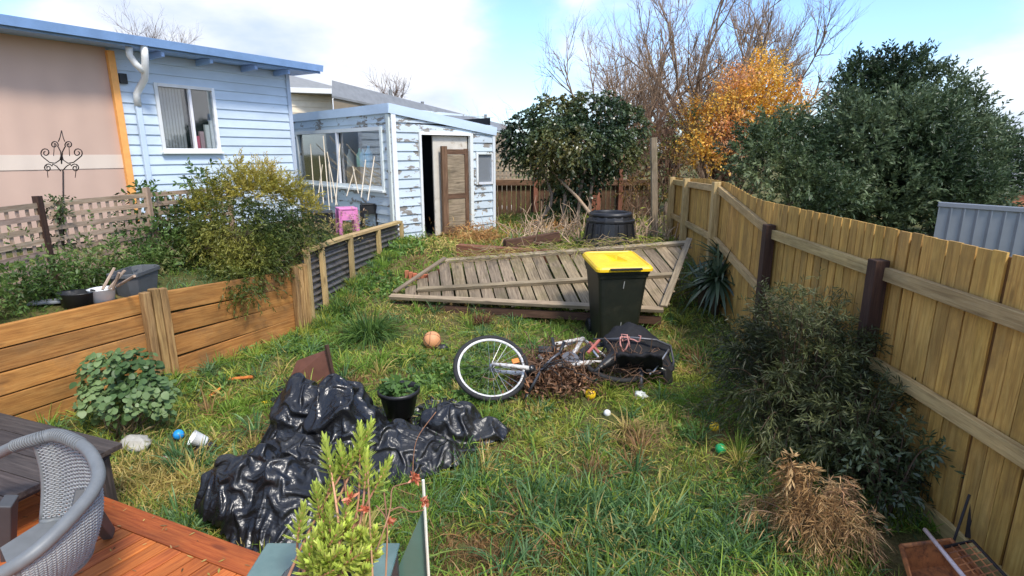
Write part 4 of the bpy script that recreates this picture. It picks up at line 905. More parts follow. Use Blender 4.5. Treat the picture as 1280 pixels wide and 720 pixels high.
blob('crumpled_bag', 800, 497, (.06, .04, .045), plain('milky_plastic', (.55, .58, .55), .3), 'milky crumpled plastic scrap right of the yellow ball', 'litter', 5, rough=.9)
blob('teal_lid', 733, 480, (.10, .05, .07), M['teal'], 'dark teal plastic tub crushed under the bicycle', 'tub', 6, rough=.5)
blob('leaf_scrap', 335, 505, (.05, .03, .02), M['ball_y'], 'yellow scrap beside the top of the black tarpaulin', 'litter', 8, rough=.9)
def build_cup():
    p = on_ground(258, 560); SMALL.append(p-np.array((0, .06, 0))); root = None; m = MB(); ax = unit((-.5, -.3, .45)); m.lathe([(.0, 0), (.042, 0), (.046, .01), (.06, .11), (.063, .112), (.058, .105), (.04, .012), (0, .012)], p+np.array((0, 0, .05)), 20, ax)
    tag(m.build('plastic_cup', M['pvc'], smooth=True), 'white plastic cup tipped over in the grass', 'cup')
    m = MB(); m.lathe([(0, 0), (.055, 0), (.07, .05), (.075, .055), (.06, .05), (.05, .01), (0, .01)], p+np.array((.03, -.06, -.01)), 16, unit((.2, -.2, .9)))
    tag(m.build('black_tray', M['black_plastic'], smooth=True), 'black plant tray beside the white cup', 'tray')
build_cup()
for a, b, lab, r_ in (((286, 474), (316, 471), 'orange brown stick lying in grass below the timber wall', .016), ((262, 495), (276, 485), 'short orange brown stick nearest the timber wall plank', .013)):
    m = MB(); m.tube([on_ground(*a, .04), on_ground(*b, .05)], r_, 7, c=(1.5, 1, .7)); tag(m.build('stick', M['pine']), lab, 'stick', 'sticks in the grass by the timber wall')
# brown sheet and post behind the tarpaulin
def build_brown_sheet():
    root = thing('rusty_sheet', 'brown rusty sheet standing behind the black tarpaulin', 'metal sheet', on_ground(392, 470))
    p = [spot(360, 478, .05), spot(418, 484, .05), spot(409, 436, .46), spot(372, 451, .40)]; p[2][1] = p[1][1]+.12; p[3][1] = p[0][1]+.08
    p[2] = span(409, 437, p[1][1]+.06); p[3] = span(371, 451, p[0][1]+.06); q = [v+np.array((0, .012, 0)) for v in p]; m = MB(); m.hexa([p[0], p[1], q[1], q[0], p[3], p[2], q[2], q[3]]); m.build('sheet', M['rust_brown'], root, bevel=.003)
    m = MB(); m.bar(p[1]+(.015, -.01, 0), span(408, 431, p[1][1]+.05), .03, .03); m.build('edge_post', M['old_post'], root)
build_brown_sheet()
# ------------------------------------------------------------------ black tarpaulin: a small cloth solver drapes it over the rubbish heap
def build_tarp():
    outline = [(248, 655), (243, 630), (262, 596), (305, 566), (335, 548), (338, 520), (338, 490), (356, 470), (392, 462), (432, 470), (452, 492), (480, 505), (500, 515), (540, 492), (572, 498), (590, 520), (636, 534), (632, 550), (600, 560), (575, 580), (520, 600), (470, 605), (440, 640), (400, 680), (350, 700), (300, 690)]
    poly = np.array([spot(x, y, .06)[:2] for x, y in outline])
    mound = [(spot(305, 612, .2)[:2], .34, .25, .33), (spot(358, 618, .2)[:2], .28, .26, .29), (spot(382, 520, .22)[:2], .28, .26, .42), (spot(425, 528, .22)[:2], .28, .26, .42), (spot(375, 570, .15)[:2], .25, .2, .20), (spot(500, 560, .1)[:2], .36, .22, .20), (spot(560, 535, .1)[:2], .26, .16, .22), (spot(610, 545, .05)[:2], .18, .10, .13)]
    rocks = [((random.uniform(-1.9, -.3), random.uniform(3.0, 4.7)), random.uniform(.05, .11), random.uniform(.04, .10)) for _ in range(70)]
    def hf(x, y):
        z = ground_z(x, y)+.035; b = 0
        for (c, rx, ry, h) in mound: b = np.maximum(b, h*np.exp(-(((x-c[0])/rx)**2+((y-c[1])/ry)**2)**1.3))
        for (c, r_, h) in rocks: b = b+h*np.exp(-((x-c[0])**2+(y-c[1])**2)/r_**2)*(b > .03)
        return z+b
    sp = .0155; lo = poly.min(0)-.03; hi = poly.max(0)+.03; nx = int((hi[0]-lo[0])/sp); ny = int((hi[1]-lo[1])/sp)
    gx, gy = np.meshgrid(lo[0]+np.arange(nx)*sp, lo[1]+np.arange(ny)*sp, indexing='ij')
    inside = np.zeros(gx.shape, bool); j = len(poly)-1
    for i in range(len(poly)):
        xi, yi, xj, yj = *poly[i], *poly[j]; cnd = ((yi > gy) != (yj > gy)) & (gx < (xj-xi)*(gy-yi)/(yj-yi+1e-12)+xi); inside ^= cnd; j = i
    X = np.stack([gx, gy, hf(gx, gy)+.05], -1); r2 = np.random.default_rng(11)
    # start ruffled
    fr = np.array([[mn.noise(Vector((a*5.5, b*5.5, 1.3)))*.6+.9*mn.noise(Vector((a*11, b*11, 4.)))+.45*mn.noise(Vector((a*22, b*22, 7.))) for b in gy[0]] for a in gx[:, 0]])
    X0 = X.copy(); X[..., 2] += .09*fr+.04; X[..., 0] += .03*r2.normal(size=gx.shape)*.3; X[..., 1] += .03*r2.normal(size=gx.shape)*.3
    Pv = X.copy(); rest = sp*1.30
    def pairs(di, dj):
        out = []
        for par in (0, 1):
            I, J = np.meshgrid(np.arange(nx), np.arange(ny), indexing='ij'); ok = (I+di < nx)&(J+dj < ny)&(J+dj >= 0)
            key = (I//max(1, abs(di))) if di else (J//max(1, abs(dj))); ok &= (key % 2 == par); I, J = I[ok], J[ok]; out.append((I, J, I+di, J+dj))
        return out
    cons = [(pairs(1, 0), rest, 1.), (pairs(0, 1), rest, 1.), (pairs(1, 1), rest*math.sqrt(2), .6), (pairs(1, -1), rest*math.sqrt(2), .6), (pairs(2, 0), rest*2, .05), (pairs(0, 2), rest*2, .05)]
    cc_ = []
    for prs, rl, k in cons:
        cc_.append(([(q, np.maximum(rl, 1.16*np.linalg.norm(X0[q[2], q[3]]-X0[q[0], q[1]], axis=-1, keepdims=True))) for q in prs], k))
    for it in range(95):
        v = (X-Pv)*.93; Pv = X.copy(); X = X+v; X[..., 2] -= .0012
        for _ in range(5):
            for prs, k in cc_:
                for ((a, b, c, d), rl) in prs:
                    e = X[c, d]-X[a, b]; ln = np.linalg.norm(e, axis=-1, keepdims=True)+1e-9; e *= (ln-rl)/ln*.5*k; X[a, b] += e; X[c, d] -= e
            z = hf(X[..., 0], X[..., 1]); low = X[..., 2] < z; X[..., 2] = np.where(low, z, X[..., 2])
            X[..., :2] = np.where(low[..., None], Pv[..., :2]+(X[..., :2]-Pv[..., :2])*.2, X[..., :2])
    # keep the cloth where it was laid
    drift = X[..., :2].reshape(-1, 2).mean(0)-np.stack([gx, gy], -1).reshape(-1, 2).mean(0); 
    cx, cy = gx[inside].mean(), gy[inside].mean(); f = 1.0
    ex = (X[..., 0][inside].max()-X[..., 0][inside].min())/(gx[inside].max()-gx[inside].min()); 
    fall = np.zeros(gx.shape); cur = inside.copy()
    for _ in range(7):
        fall += cur/7.; nb = cur.copy(); nb[1:] &= cur[:-1]; nb[:-1] &= cur[1:]; nb[:, 1:] &= cur[:, :-1]; nb[:, :-1] &= cur[:, 1:]; cur = nb
    gz_ = ground_z(X[..., 0], X[..., 1])+.02; X[..., 2] = gz_+(X[..., 2]-gz_)*(.12+.88*np.sqrt(fall))
    m = MB(); idx = np.arange(nx*ny).reshape(nx, ny); qd = inside[:-1, :-1] & inside[1:, :-1] & inside[1:, 1:] & inside[:-1, 1:]
    q = np.stack([idx[:-1, :-1], idx[1:, :-1], idx[1:, 1:], idx[:-1, 1:]], -1)[qd]; used = np.unique(q); mp = -np.ones(nx*ny, int); mp[used] = np.arange(len(used))
    m.raw(X.reshape(-1, 3)[used], mp[q]); o = m.build('tarpaulin', M['tarp'], smooth=True); tag(o, 'big crumpled glossy black plastic tarpaulin heaped on the grass', 'tarpaulin')
    sb = o.modifiers.new('sub', 'SUBSURF'); sb.levels = 1; sb.render_levels = 1
build_tarp()
def build_black_pot():
    p = spot(500, 520, .08); root = thing('black_pot', 'black plastic plant pot standing on the edge of the tarpaulin', 'plant pot', (p[0], p[1], .05)); m = MB()
    m.lathe([(.0, 0), (.12, 0), (.165, .2), (.18, .2), (.18, .235), (.165, .235), (.15, .2), (.14, .16)], (p[0], p[1], .10), 24); m.build('pot_body', M['black_plastic'], root, smooth=True)
    m = MB(); m.lathe([(0, .17), (.145, .165)], (p[0], p[1], .10), 24); m.build('soil', M['ground'], root)
    return p
POT = build_black_pot()
# ------------------------------------------------------------------ terrace things
def build_terrace_things():
    def at(px, py, z=.90): return spot(px, py, z)
    p = at(97, 378, .95); root = thing('black_tub', 'low black plastic tub with soil behind the timber wall', 'tub', p); m = MB()
    m.lathe([(0, -.05), (.11, -.05), (.14, .09), (.15, .10), (.135, .09), (.11, .03), (0, .03)], p, 20, scale=(1.1, .8)); m.build('tub_body', M['black_plastic'], root, smooth=True)
    p = at(129, 374, .95); m = MB(); m.lathe([(0, -.05), (.085, -.05), (.11, .10), (.118, .105), (.1, .1), (.09, .0), (0, 0)], p, 20); tag(m.build('white_pot', M['white_plastic'], smooth=True), 'small white plastic pot behind the timber wall', 'plant pot')
    # octagonal grey trough
    a, b = at(150, 368, .95), at(190, 352, .95); ax = unit(b-a); c = (a+b)/2; n_ = np.array((-ax[1], ax[0], 0)); root = thing('grey_trough', 'long grey trough planter with pale canes behind the timber wall', 'planter', c); m = MB(); V = []
    prof = [(-.20, .0), (-.26, .17), (-.275, .17), (-.275, .2), (-.24, .2), (-.18, .03)]
    for s_, k in ((.85, 0), (1, 0)): pass
    oc = [(-1, -.5), (-.75, -1), (.75, -1), (1, -.5), (1, .5), (.75, 1), (-.75, 1), (-1, .5)]
    for sc, z in ((.8, -.05), (.97, .15), (1.05, .15), (1.05, .19), (.95, .19), (.8, .05)):
        for x, y in oc: V.append(c+ax*x*.26*sc+n_*y*.14*sc+np.array((0, 0, z)))
    m.raw(V, [(i*8+j, i*8+(j+1) % 8, (i+1)*8+(j+1) % 8, (i+1)*8+j) for i in range(5) for j in range(8)]); m.build('trough_body', M['terracotta'], root, bevel=.005)
    m = MB(); m.raw([c+ax*x*.22+n_*y*.12+np.array((0, 0, .1)) for x, y in oc], [(0, 1, 2, 3), (0, 3, 4, 7), (4, 5, 6, 7)]); m.build('soil', M['ground'], root)
    for i, (x0, y0, x1, y1) in enumerate(((128, 362, 143, 335), (136, 361, 156, 338), (146, 358, 168, 345), (141, 362, 149, 341))):
        m = MB(); m.tube([spot(x0, y0, 1.05), spot(x1, y1, 1.22)], .013, 6); tag(m.build('cane', M['lattice']), '%s pale cane from the left, sticking out of the pots' % ('first', 'second', 'fourth', 'third')[i], 'cane', 'pale canes lying over the pots')
    m = MB(); a = at(62, 378, .95); m.bar(a-(.16, .03, 0), a+(.16, .05, .01), .12, .03); tag(m.build('grey_slab', M['tank'], bevel=.01), 'flat grey slab in the grass beside the black tub', 'slab')
    # pink stool and black stools behind the corrugated wall
    def stool(px, py, z, w_, h, mt, nm, lab, yaw):
        p = spot(px, py, z); root = thing(nm, lab, 'stool', p, 'stools behind the corrugated wall'); ca, sa = math.cos(yaw), math.sin(yaw); T = lambda x, y, zz: np.array((p[0]+x*ca-y*sa, p[1]+x*sa+y*ca, z+zz))
        m = MB(); m.bar(T(-w_/2, 0, h), T(w_/2, 0, h), w_, .035); m.build('seat', M[mt], root, bevel=.008)
        m = MB(); ap = h*.42
        for s_ in (-1, 1): m.bar(T(-w_*.42, s_*w_*.43, h-.018-ap/2), T(w_*.42, s_*w_*.43, h-.018-ap/2), .018, ap); m.bar(T(s_*w_*.43, -w_*.41, h-.018-ap/2), T(s_*w_*.43, w_*.41, h-.018-ap/2), .018, ap)
        m.build('apron', M[mt], root)
        for sx in (-1, 1):
            for sy in (-1, 1): m = MB(); m.bar(T(sx*w_*.47, sy*w_*.47, -.1), T(sx*w_*.42, sy*w_*.42, h-.02), .05, .05, (0, 1, 0)); m.build('leg', M[mt], root, bevel=.004)
    stool(435, 290, .92, .32, .42, 'pink', 'plastic_stool', 'pink plastic stool behind the corrugated wall', .5)
    stool(462, 279, .92, .30, .38, 'black_plastic', 'plastic_stool', 'black stool to the right of the pink stool', .35)
    stool(404, 291, .92, .36, .36, 'black_plastic', 'plastic_stool', 'black stool half hidden between shrub and pink stool', .3)
    # scroll topped iron garden stake
    Y = 5.9; S = lambda x, y: span(x, y, Y); root = thing('iron_scroll_stake', 'rusty wrought iron scroll ornament on a tall rod by the lattice', 'garden ornament', S(79, 330)*np.array((1, 1, 0))+np.array((0, 0, .95)))
    m = MB(); m.tube([S(80, 345), S(79, 214)], .008, 6); m.build('rod', M['iron'], root, smooth=True)
    def scroll(cx, cy, r0, turns, a0, sgn, pre): 
        pts = list(pre)
        for k in range(18): a = a0+sgn*k/17*turns*2*math.pi; r_ = r0*(1-.75*k/17); pts.append((cx+r_*math.cos(a), cy+r_*math.sin(a)))
        return [S(*q) for q in pts]
    m = MB()
    for s_ in (-1, 1):
        X = lambda x: 77+s_*x
        def sc(cx, cy, r0, a0, sg, pre):
            pts = [(X(a), b) for a, b in pre]
            for k in range(18): a = a0+sg*k/17*1.4*2*math.pi; r_ = r0*(1-.75*k/17); pts.append((X(cx+r_*math.cos(a)), cy+r_*math.sin(a)))
            m.tube([S(*q) for q in pts], .0055, 5)
        sc(20, 191, 6.5, 1.2, -1, [(0, 192), (2, 200), (8, 204), (15, 203), (20, 199)])
        sc(9, 181, 5, 2.6, 1, [(0, 205), (1, 190), (4, 184)])
        sc(17, 210, 5.5, 3.6, 1, [(1, 214), (6, 208), (11, 205)])
        m.tube([S(X(19), 205), S(X(17), 222)], .004, 4); m.tube([S(X(9), 180), S(X(10), 195)], .004, 4)
        m.tube([S(X(0), 163), S(X(2), 172), S(X(4), 177)], .005, 4)
    m.build('scrollwork', M['iron'], root, smooth=True)
build_terrace_things()
# ------------------------------------------------------------------ clothes post, compost heap timbers, branches
def build_back_things():
    m = MB(); a = span(819, 300, 10.8); a[2] = .5; b = span(817, 172, 10.8); m.bar(a, b, .11, .11, (0, 1, 0)); tag(m.build('timber_post', M['grey_wood'], bevel=.006), 'tall weathered timber post standing near the back fence', 'post')
    m = MB(); m.bar(on_ground(572, 312, .18), on_ground(712, 296, .28), .16, .20, wob=.03, c=(1.5, 1.1, 1)); tag(m.build('rotten_sleeper', M['brown_wood'], bevel=.01), 'reddish brown rotten sleeper edging the overgrown bed', 'sleeper')
    m = MB(); m.bar(on_ground(630, 303, .10), on_ground(700, 298, .15), .12, .16, wob=.03, c=(.7, .6, .6)); tag(m.build('rotten_sleeper', M['brown_wood'], bevel=.01), 'darker sleeper under the reddish one by the compost bin', 'sleeper')
    m = MB(); p = [span(688, 213, 12.6), span(703, 228, 12.3), span(722, 247, 12), span(742, 272, 11.6), span(746, 284, 11.3)]; m.tube(p, [.015, .028, .035, .045, .05], 7, c=(1.9, 1.8, 1.6)); tag(m.build('fallen_branch', M['bark'], smooth=True), 'pale bare branch leaning down towards the compost bin', 'branch')
    for i in range(9):
        p0 = on_ground(508+5*i, 329-.4*i, .05); m = MB(); m.bar(p0-(.03, 0, 0), p0+(.03, 0, 0), .06, .12, c=(.9+.1*(i % 3), .9, .85)); o = m.build('edging_brick', M['brick'], bevel=.006)
        tag(o, 'small orange brick in the low edging row before the shed', 'brick', 'bricks edging the bed by the shed')
    for i, (x, y, s_, lab) in enumerate(((626, 262, .10, 'pale rock nearest the shed corner'), (637, 263, .13, 'larger pale rock in the middle by the back fence'), (651, 265, .09, 'small pale rock furthest right by the back fence'))):
        p = span(x, y, 13.6); p[2] = ground_z(p[0], p[1]); blob('rock', x, y, (s_, s_*.8, s_), M['stone'], lab, 'rock', 20+i, 'pale rocks by the back fence')
    # tangled dead twigs round the post and behind the panel
    m = MB()
    for k in range(170):
        if k < 80: p = span(random.uniform(770, 845), random.uniform(262, 295), random.uniform(10.0, 11.6))
        else: p = span(random.uniform(640, 730), random.uniform(270, 296), random.uniform(9.8, 11.5))
        p[2] = ground_z(p[0], p[1])+.02; d = unit(np.array((random.uniform(-1, 1), random.uniform(-.5, .5), random.uniform(.2, 1.3)))); pts = [p]; ln = random.uniform(.3, .8)
        for q in range(5): d = unit(d+rng.normal(size=3)*.3); pts.append(pts[-1]+d*ln/5)
        g = random.uniform(1.2, 2.8); m.tube(pts, np.linspace(.013, .004, 6), 4, c=(g, g*.93, g*.8))
    tag(m.build('dead_twigs', M['bark']), 'tangle of pale dead twigs round the back post', 'twigs', kind='stuff')
build_back_things()
# ------------------------------------------------------------------ rusty tray and rack, bottom right
def build_rusty_corner():
    root = thing('rusty_barrow_tray', 'rusty orange steel tray lying against the fence at the bottom right', 'tray', (2.3, 2.6, 0)); z = .20
    P_ = [spot(1128, 684, z), spot(1188, 676, z), spot(1262, 760, z), spot(1150, 760, z)]; m = MB(); V = []
    c = sum(P_)/4
    for s_, dz in ((.80, -.12), (.80, -.118), (1, 0), (1.04, 0), (1.04, -.015)):
        for p in P_: q = c+(p-c)*s_; V.append((q[0], q[1], z+dz))
    m.raw(V, [(0, 1, 2, 3), (4, 7, 6, 5)]+[(i*4+j, i*4+(j+1) % 4, (i+1)*4+(j+1) % 4, (i+1)*4+j) for i in range(4) for j in range(4)]); m.build('tray_body', M['rust'], root, bevel=.008)
    m = MB(); m.tube([c+(p-c)*1.03 for p in P_+P_[:1]], .014, 8); m.build('rolled_edge', M['rust'], root, smooth=True)
    root = thing('rusty_wire_rack', 'rusty wire rack leaning on the fence beside the orange tray', 'rack', (2.5, 2.7, 0)); m = MB()
    a, b, c_, d = spot(1180, 684, .20), spot(1216, 676, .26), spot(1280, 745, .26), spot(1240, 760, .20)
    m.tube([a, b, c_], .009, 6); m.build('frame_wire', M['iron'], root, smooth=True); m = MB()
    for k in range(9): t = k/9; m.tube([a+(d-a)*t, b+(c_-b)*t], .004, 4)
    for k in range(1, 4): m.tube([a+(b-a)*k/4, d+(c_-d)*k/4], .004, 4)
    m.build('grid_wire', M['rust'], root)
    m = MB(); m.tube([spot(1156, 662, .30), spot(1208, 725, .34)], .011, 8, c=(.85, .7, .72)); tag(m.build('white_rod', M['rim_white'], smooth=True), 'thin dirty white rod lying across the rusty tray', 'rod')
    for x0, y0, x1, y1, lab in ((1210, 672, 1223, 592, 'dark upright iron bar leaning on the fence above the rusty rack'), (1190, 683, 1212, 618, 'thinner dark iron bar left of the upright bar')):
        m = MB(); a = spot(x0, y0, .12); b = span(x1, y1, a[1]+.08); m.bar(a, b, .03 if 'upright iron' in lab and 'thinner' not in lab else .012, .012); tag(m.build('iron_bar', M['iron']), lab, 'bar')
build_rusty_corner()
# ------------------------------------------------------------------ table, chair, glass table
def build_table():
    z = .55; p0 = spot(153, 553, z)[:2]; p1 = spot(0, 515, z)[:2]; u = unit(p1-p0); v = unit(spot(46, 605, z)[:2]-p0)
    root = thing('low_timber_table', 'dark grey weathered low timber table beside the wicker chair', 'table', (p0[0]-.6, p0[1]-.3, DZ)); up = (0, 0, 1)
    for k in range(5):
        m = MB(); a = p0+v*(.075+.152*k); b = a+u*1.5; m.bar((*a, z-.02), (*b, z-.02), .146, .036); m.build('board', M['table_wood'], root, bevel=.004)
    for t in (.12, 1.35): m = MB(); a = p0+u*t+v*.02; b = p0+u*t+v*.74; m.bar((*a, z-.07), (*b, z-.07), .05, .06); m.build('bearer', M['table_wood'], root)
    for t, s_ in ((.12, .08), (.12, .68), (1.35, .08), (1.35, .68)):
        m = MB(); q = p0+u*t+v*s_; m.bar((*q, DZ if q[1] < 3 else 0), (*q, z-.1), .08, .08, (1, 0, 0)); m.build('leg', M['table_wood'], root, bevel=.004)
build_table()
def crv(P, n):
    P = np.asarray(P, float); out = []
    for t in np.linspace(0, len(P)-1, n):
        i = int(min(t, len(P)-2)); f = t-i; p0, p1, p2, p3 = P[max(i-1, 0)], P[i], P[i+1], P[min(i+2, len(P)-1)]
        out.append(.5*((2*p1)+(-p0+p2)*f+(2*p0-5*p1+4*p2-p3)*f*f+(-p0+3*p1-3*p2+p3)*f**3))
    return np.array(out)
def build_chair():
    rimp = [(-40, 738, .78), (0, 718, .80), (30, 700, .83), (60, 676, .86), (95, 640, .90), (117, 612, .93), (123, 590, .95), (112, 565, .98), (90, 550, 1.0), (68, 544, 1.0), (45, 549, .99), (20, 557, .93), (0, 566, .88), (-30, 582, .82)]
    rim = np.array([spot(*q) for q in rimp]); root = thing('wicker_chair', 'grey woven resin tub chair with rounded rim on the deck', 'chair', (-2.15, 2.15, DZ))
    path = crv(rim, 110); m = MB(); m.tube(path, .027, 14); rimo = m.build('rim_tube', M['rattan'], root, smooth=True)
    m = MB()      # wrapped binding at the head of the rim
    for k in range(63, 93): t = unit(path[k+1]-path[k-1]); a = unit(np.cross(t, (0, 0, 1.))); b = np.cross(t, a); th = np.linspace(0, 2*math.pi, 17); m.tube(path[k]+.028*(np.cos(th)[:, None]*a+np.sin(th)[:, None]*b)+t*(th/6.283*.012)[:, None], .0042, 5, caps=False)
    m.build('binding', M['rattan'], rimo, smooth=True)
    seg = path[14:86]; ctr = np.array((-2.27, 2.16, 0)); nb = 58; na = len(seg); zb = .58
    def S(i, b):        # shell point: i along the rim, b from rim (0) to seat (1)
        p = seg[i]; q = np.array((ctr[0]+(p[0]-ctr[0])*.80, ctr[1]+(p[1]-ctr[1])*.80, zb)); r_ = p+(q-p)*b; bulge = .03*math.sin(math.pi*b); return r_+unit(np.array((p[0]-ctr[0], p[1]-ctr[1], 0)))*bulge
    m = MB(); rows = 46
    for r_ in range(1, rows):
        b = r_/rows; pts = []
        for i in range(na):
            p = S(i, b); o = unit(np.array((p[0]-ctr[0], p[1]-ctr[1], 0))); pts.append(p+o*.0055*math.cos(math.pi*(i/1.5+r_)))
        m.tube(pts, .0046, 5)
    m.build('woven_back', M['rattan_weave'], root, smooth=True)
    m = MB()
    for i in range(0, na, 3): m.tube([S(i, b) for b in np.linspace(0, 1, 12)], .0032, 4)
    m.build('upright_canes', M['rattan'], root, smooth=True)
    m = MB()
    for i in (0, na-1): m.tube([S(i, b) for b in np.linspace(0, 1, 10)], .011, 8)
    m.tube([S(i, 1.0) for i in range(na)], .014, 8); m.build('edge_band', M['rattan'], root, smooth=True)
    m = MB(); V = [(ctr[0]-.02, ctr[1], zb+.0)]+[tuple(S(i, 1.0)) for i in range(na)]; m.raw(V, None, [(0, i, i+1) for i in range(1, na)]); front = MB()
    m.build('seat', M['rattan'], root)
    lt = spot(118, 600, .80); lb = spot(137, 668, DZ+.0)
    for a, b in (((lt[0]-.04, lt[1]-.05, .62), lb), ((-1.98, 1.92, .62), (-1.93, 1.72, DZ)), ((-2.5, 2.45, .62), (-2.62, 2.5, DZ)), ((-2.5, 1.9, .62), (-2.62, 1.75, DZ))):
        m = MB(); m.bar(b, (a[0], a[1], .74) if b is lb else a, .065, .045, (1, .3, 0), c=(1, 1, 1), taper=1.3); m.build('leg', M['chair_leg'], root, bevel=.006)
build_chair()
def build_glass_table():
    z = .90; root = thing('glass_table', 'small square table with blue green glass top under the succulent', 'table', (-.65, 1.5, DZ)); m = MB()
    x0, x1 = spot(335, 678, z)[0], spot(499, 684, z)[0]; y1 = spot(400, 680, z)[1]; y0 = y1-.52
    m.bar((x0, (y0+y1)/2, z), (x1, (y0+y1)/2, z), y1-y0, .012); m.build('glass_top', M['glass_table'], root, bevel=.004)
    m = MB(); zz = z-.021
    for a, b in (((x0+.02, y0+.02), (x1-.02, y0+.02)), ((x0+.02, y1-.02), (x1-.02, y1-.02))): m.bar((*a, zz), (*b, zz), .025, .025)
    for a, b in (((x0+.02, y0+.035), (x0+.02, y1-.035)), ((x1-.02, y0+.035), (x1-.02, y1-.035))): m.bar((*a, zz), (*b, zz), .025, .025)
    m.build('frame', M['chair_leg'], root)
    for a in (x0+.02, x1-.02):
        for b in (y0+.02, y1-.02): m = MB(); m.bar((a, b, DZ), (a, b, zz-.013), .025, .025, (1, 0, 0)); m.build('leg', M['chair_leg'], root)
    Y = 1.80; S = lambda x, y: span(x, y, Y)
    a, b, c = S(529, 637), S(478, 755), S(539, 755); n_ = np.array((0, .008, 0)); m = MB(); low = np.array((0, 0, -.0))
    b2 = a+(b-a)*((a[2]-DZ)/(a[2]-b[2])); c2 = a+(c-a)*((a[2]-DZ)/(a[2]-c[2]))
    m.raw([a, b2, c2, a+n_, b2+n_, c2+n_], [(0, 1, 4, 3), (1, 2, 5, 4), (2, 0, 3, 5)], [(0, 2, 1), (3, 4, 5)]); tag(m.build('green_glass_offcut', M['glass_green']), 'dark green pointed glass sheet standing beside the succulent', 'glass sheet')
    m = MB(); a = span(529, 600, 1.78); b = span(536, 722, 1.78); b2 = a+(b-a)*((a[2]-DZ)/(a[2]-b[2])); m.tube([a, b2], .0055, 6, c=(.95, .95, .8)); tag(m.build('white_cane', M['white_paint']), 'thin whitish cane standing in front of the green glass sheet', 'cane')
build_glass_table()
# ------------------------------------------------------------------ vegetation
def pal(cols, sc=1.6, jit=.12, seed=0.):
    cols = np.asarray(cols, float)
    def f(P):
        P = np.asarray(P, float); v = .5+.32*np.sin(P[:, 0]*sc*2.1+seed+1.3*np.sin(P[:, 1]*sc*1.7))+.25*np.sin(P[:, 2]*sc*2.7+P[:, 1]*sc+seed)+rng.normal(size=len(P))*jit
        t = np.clip(v, 0, .999)*(len(cols)-1); i = t.astype(int); f_ = (t-i)[:, None]; return cols[i]*(1-f_)+cols[np.minimum(i+1, len(cols)-1)]*f_
    return f
def sphere_dirs(n, up=0.):
    d = rng.normal(size=(n, 3)); d[:, 2] += up; return unit(d)
def crown(mb, lobes, per, L, W, p, slen=.35, k=12, spread=.9, out=.7, prof=(.15, 1, .05), up=.35, droop=.15, fill=.35):
    """lobes: (x, y, z, rx, ry, rz); leafy sprigs start in the outer shell of every lobe and point outwards and up"""
    for (x, y, z, rx, ry, rz) in lobes:
        n = int(per*(rx*ry+rx*rz+ry*rz)/3/.25); d = sphere_dirs(n, .15); r_ = 1-np.abs(rng.normal(size=n))*fill; r_ = np.clip(r_, .15, 1)*(1+.12*np.sin(d[:, 0]*7+x)*np.sin(d[:, 2]*6+y)*1)
        P = np.array((x, y, z))+d*np.array((rx, ry, rz))*r_[:, None]; D = unit(d*out+rng.normal(size=(n, 3))*.45+(0, 0, up))
        mb.sprigs(P, D, slen*rng.uniform(.5, 1.25, n), k, L, W, p, droop=droop, spread=spread, prof=prof)
def grow(mb, p, d, ln, r_, depth, col_, spread=.55, up=.12, nseg=4, n=5, kids=(2, 4), shrink=.68, tips=None, wob=.14):
    pts = [p]; rr = [r_]; dd = d
    for s_ in range(nseg):
        dd = unit(dd+rng.normal(size=3)*wob+np.array((0, 0, up*.5))); pts.append(pts[-1]+dd*ln/nseg); rr.append(r_*(1-.42*(s_+1)/nseg))
    mb.tube(pts, rr, max(3, n), c=col_, caps=False)
    if tips is not None and depth <= 1: tips.append((pts[-1], dd, ln)); tips.append((pts[-2], dd, ln))
    if depth == 0: return
    for k in range(random.randint(*kids)):
        i = random.randint(max(1, nseg-3), nseg); a = unit(dd+rng.normal(size=3)*spread+np.array((0, 0, up)))
        grow(mb, pts[i], a, ln*shrink*random.uniform(.75, 1.15), rr[i]*.78, depth-1, col_, spread, up, nseg, n-1, kids, shrink, tips, wob)
def trunk_part(root, pts, r_, n=9, c=None, nm='trunk'):
    m = MB(); m.tube(pts, r_, n, c=c); return m.build(nm, M['bark'], root, smooth=True)
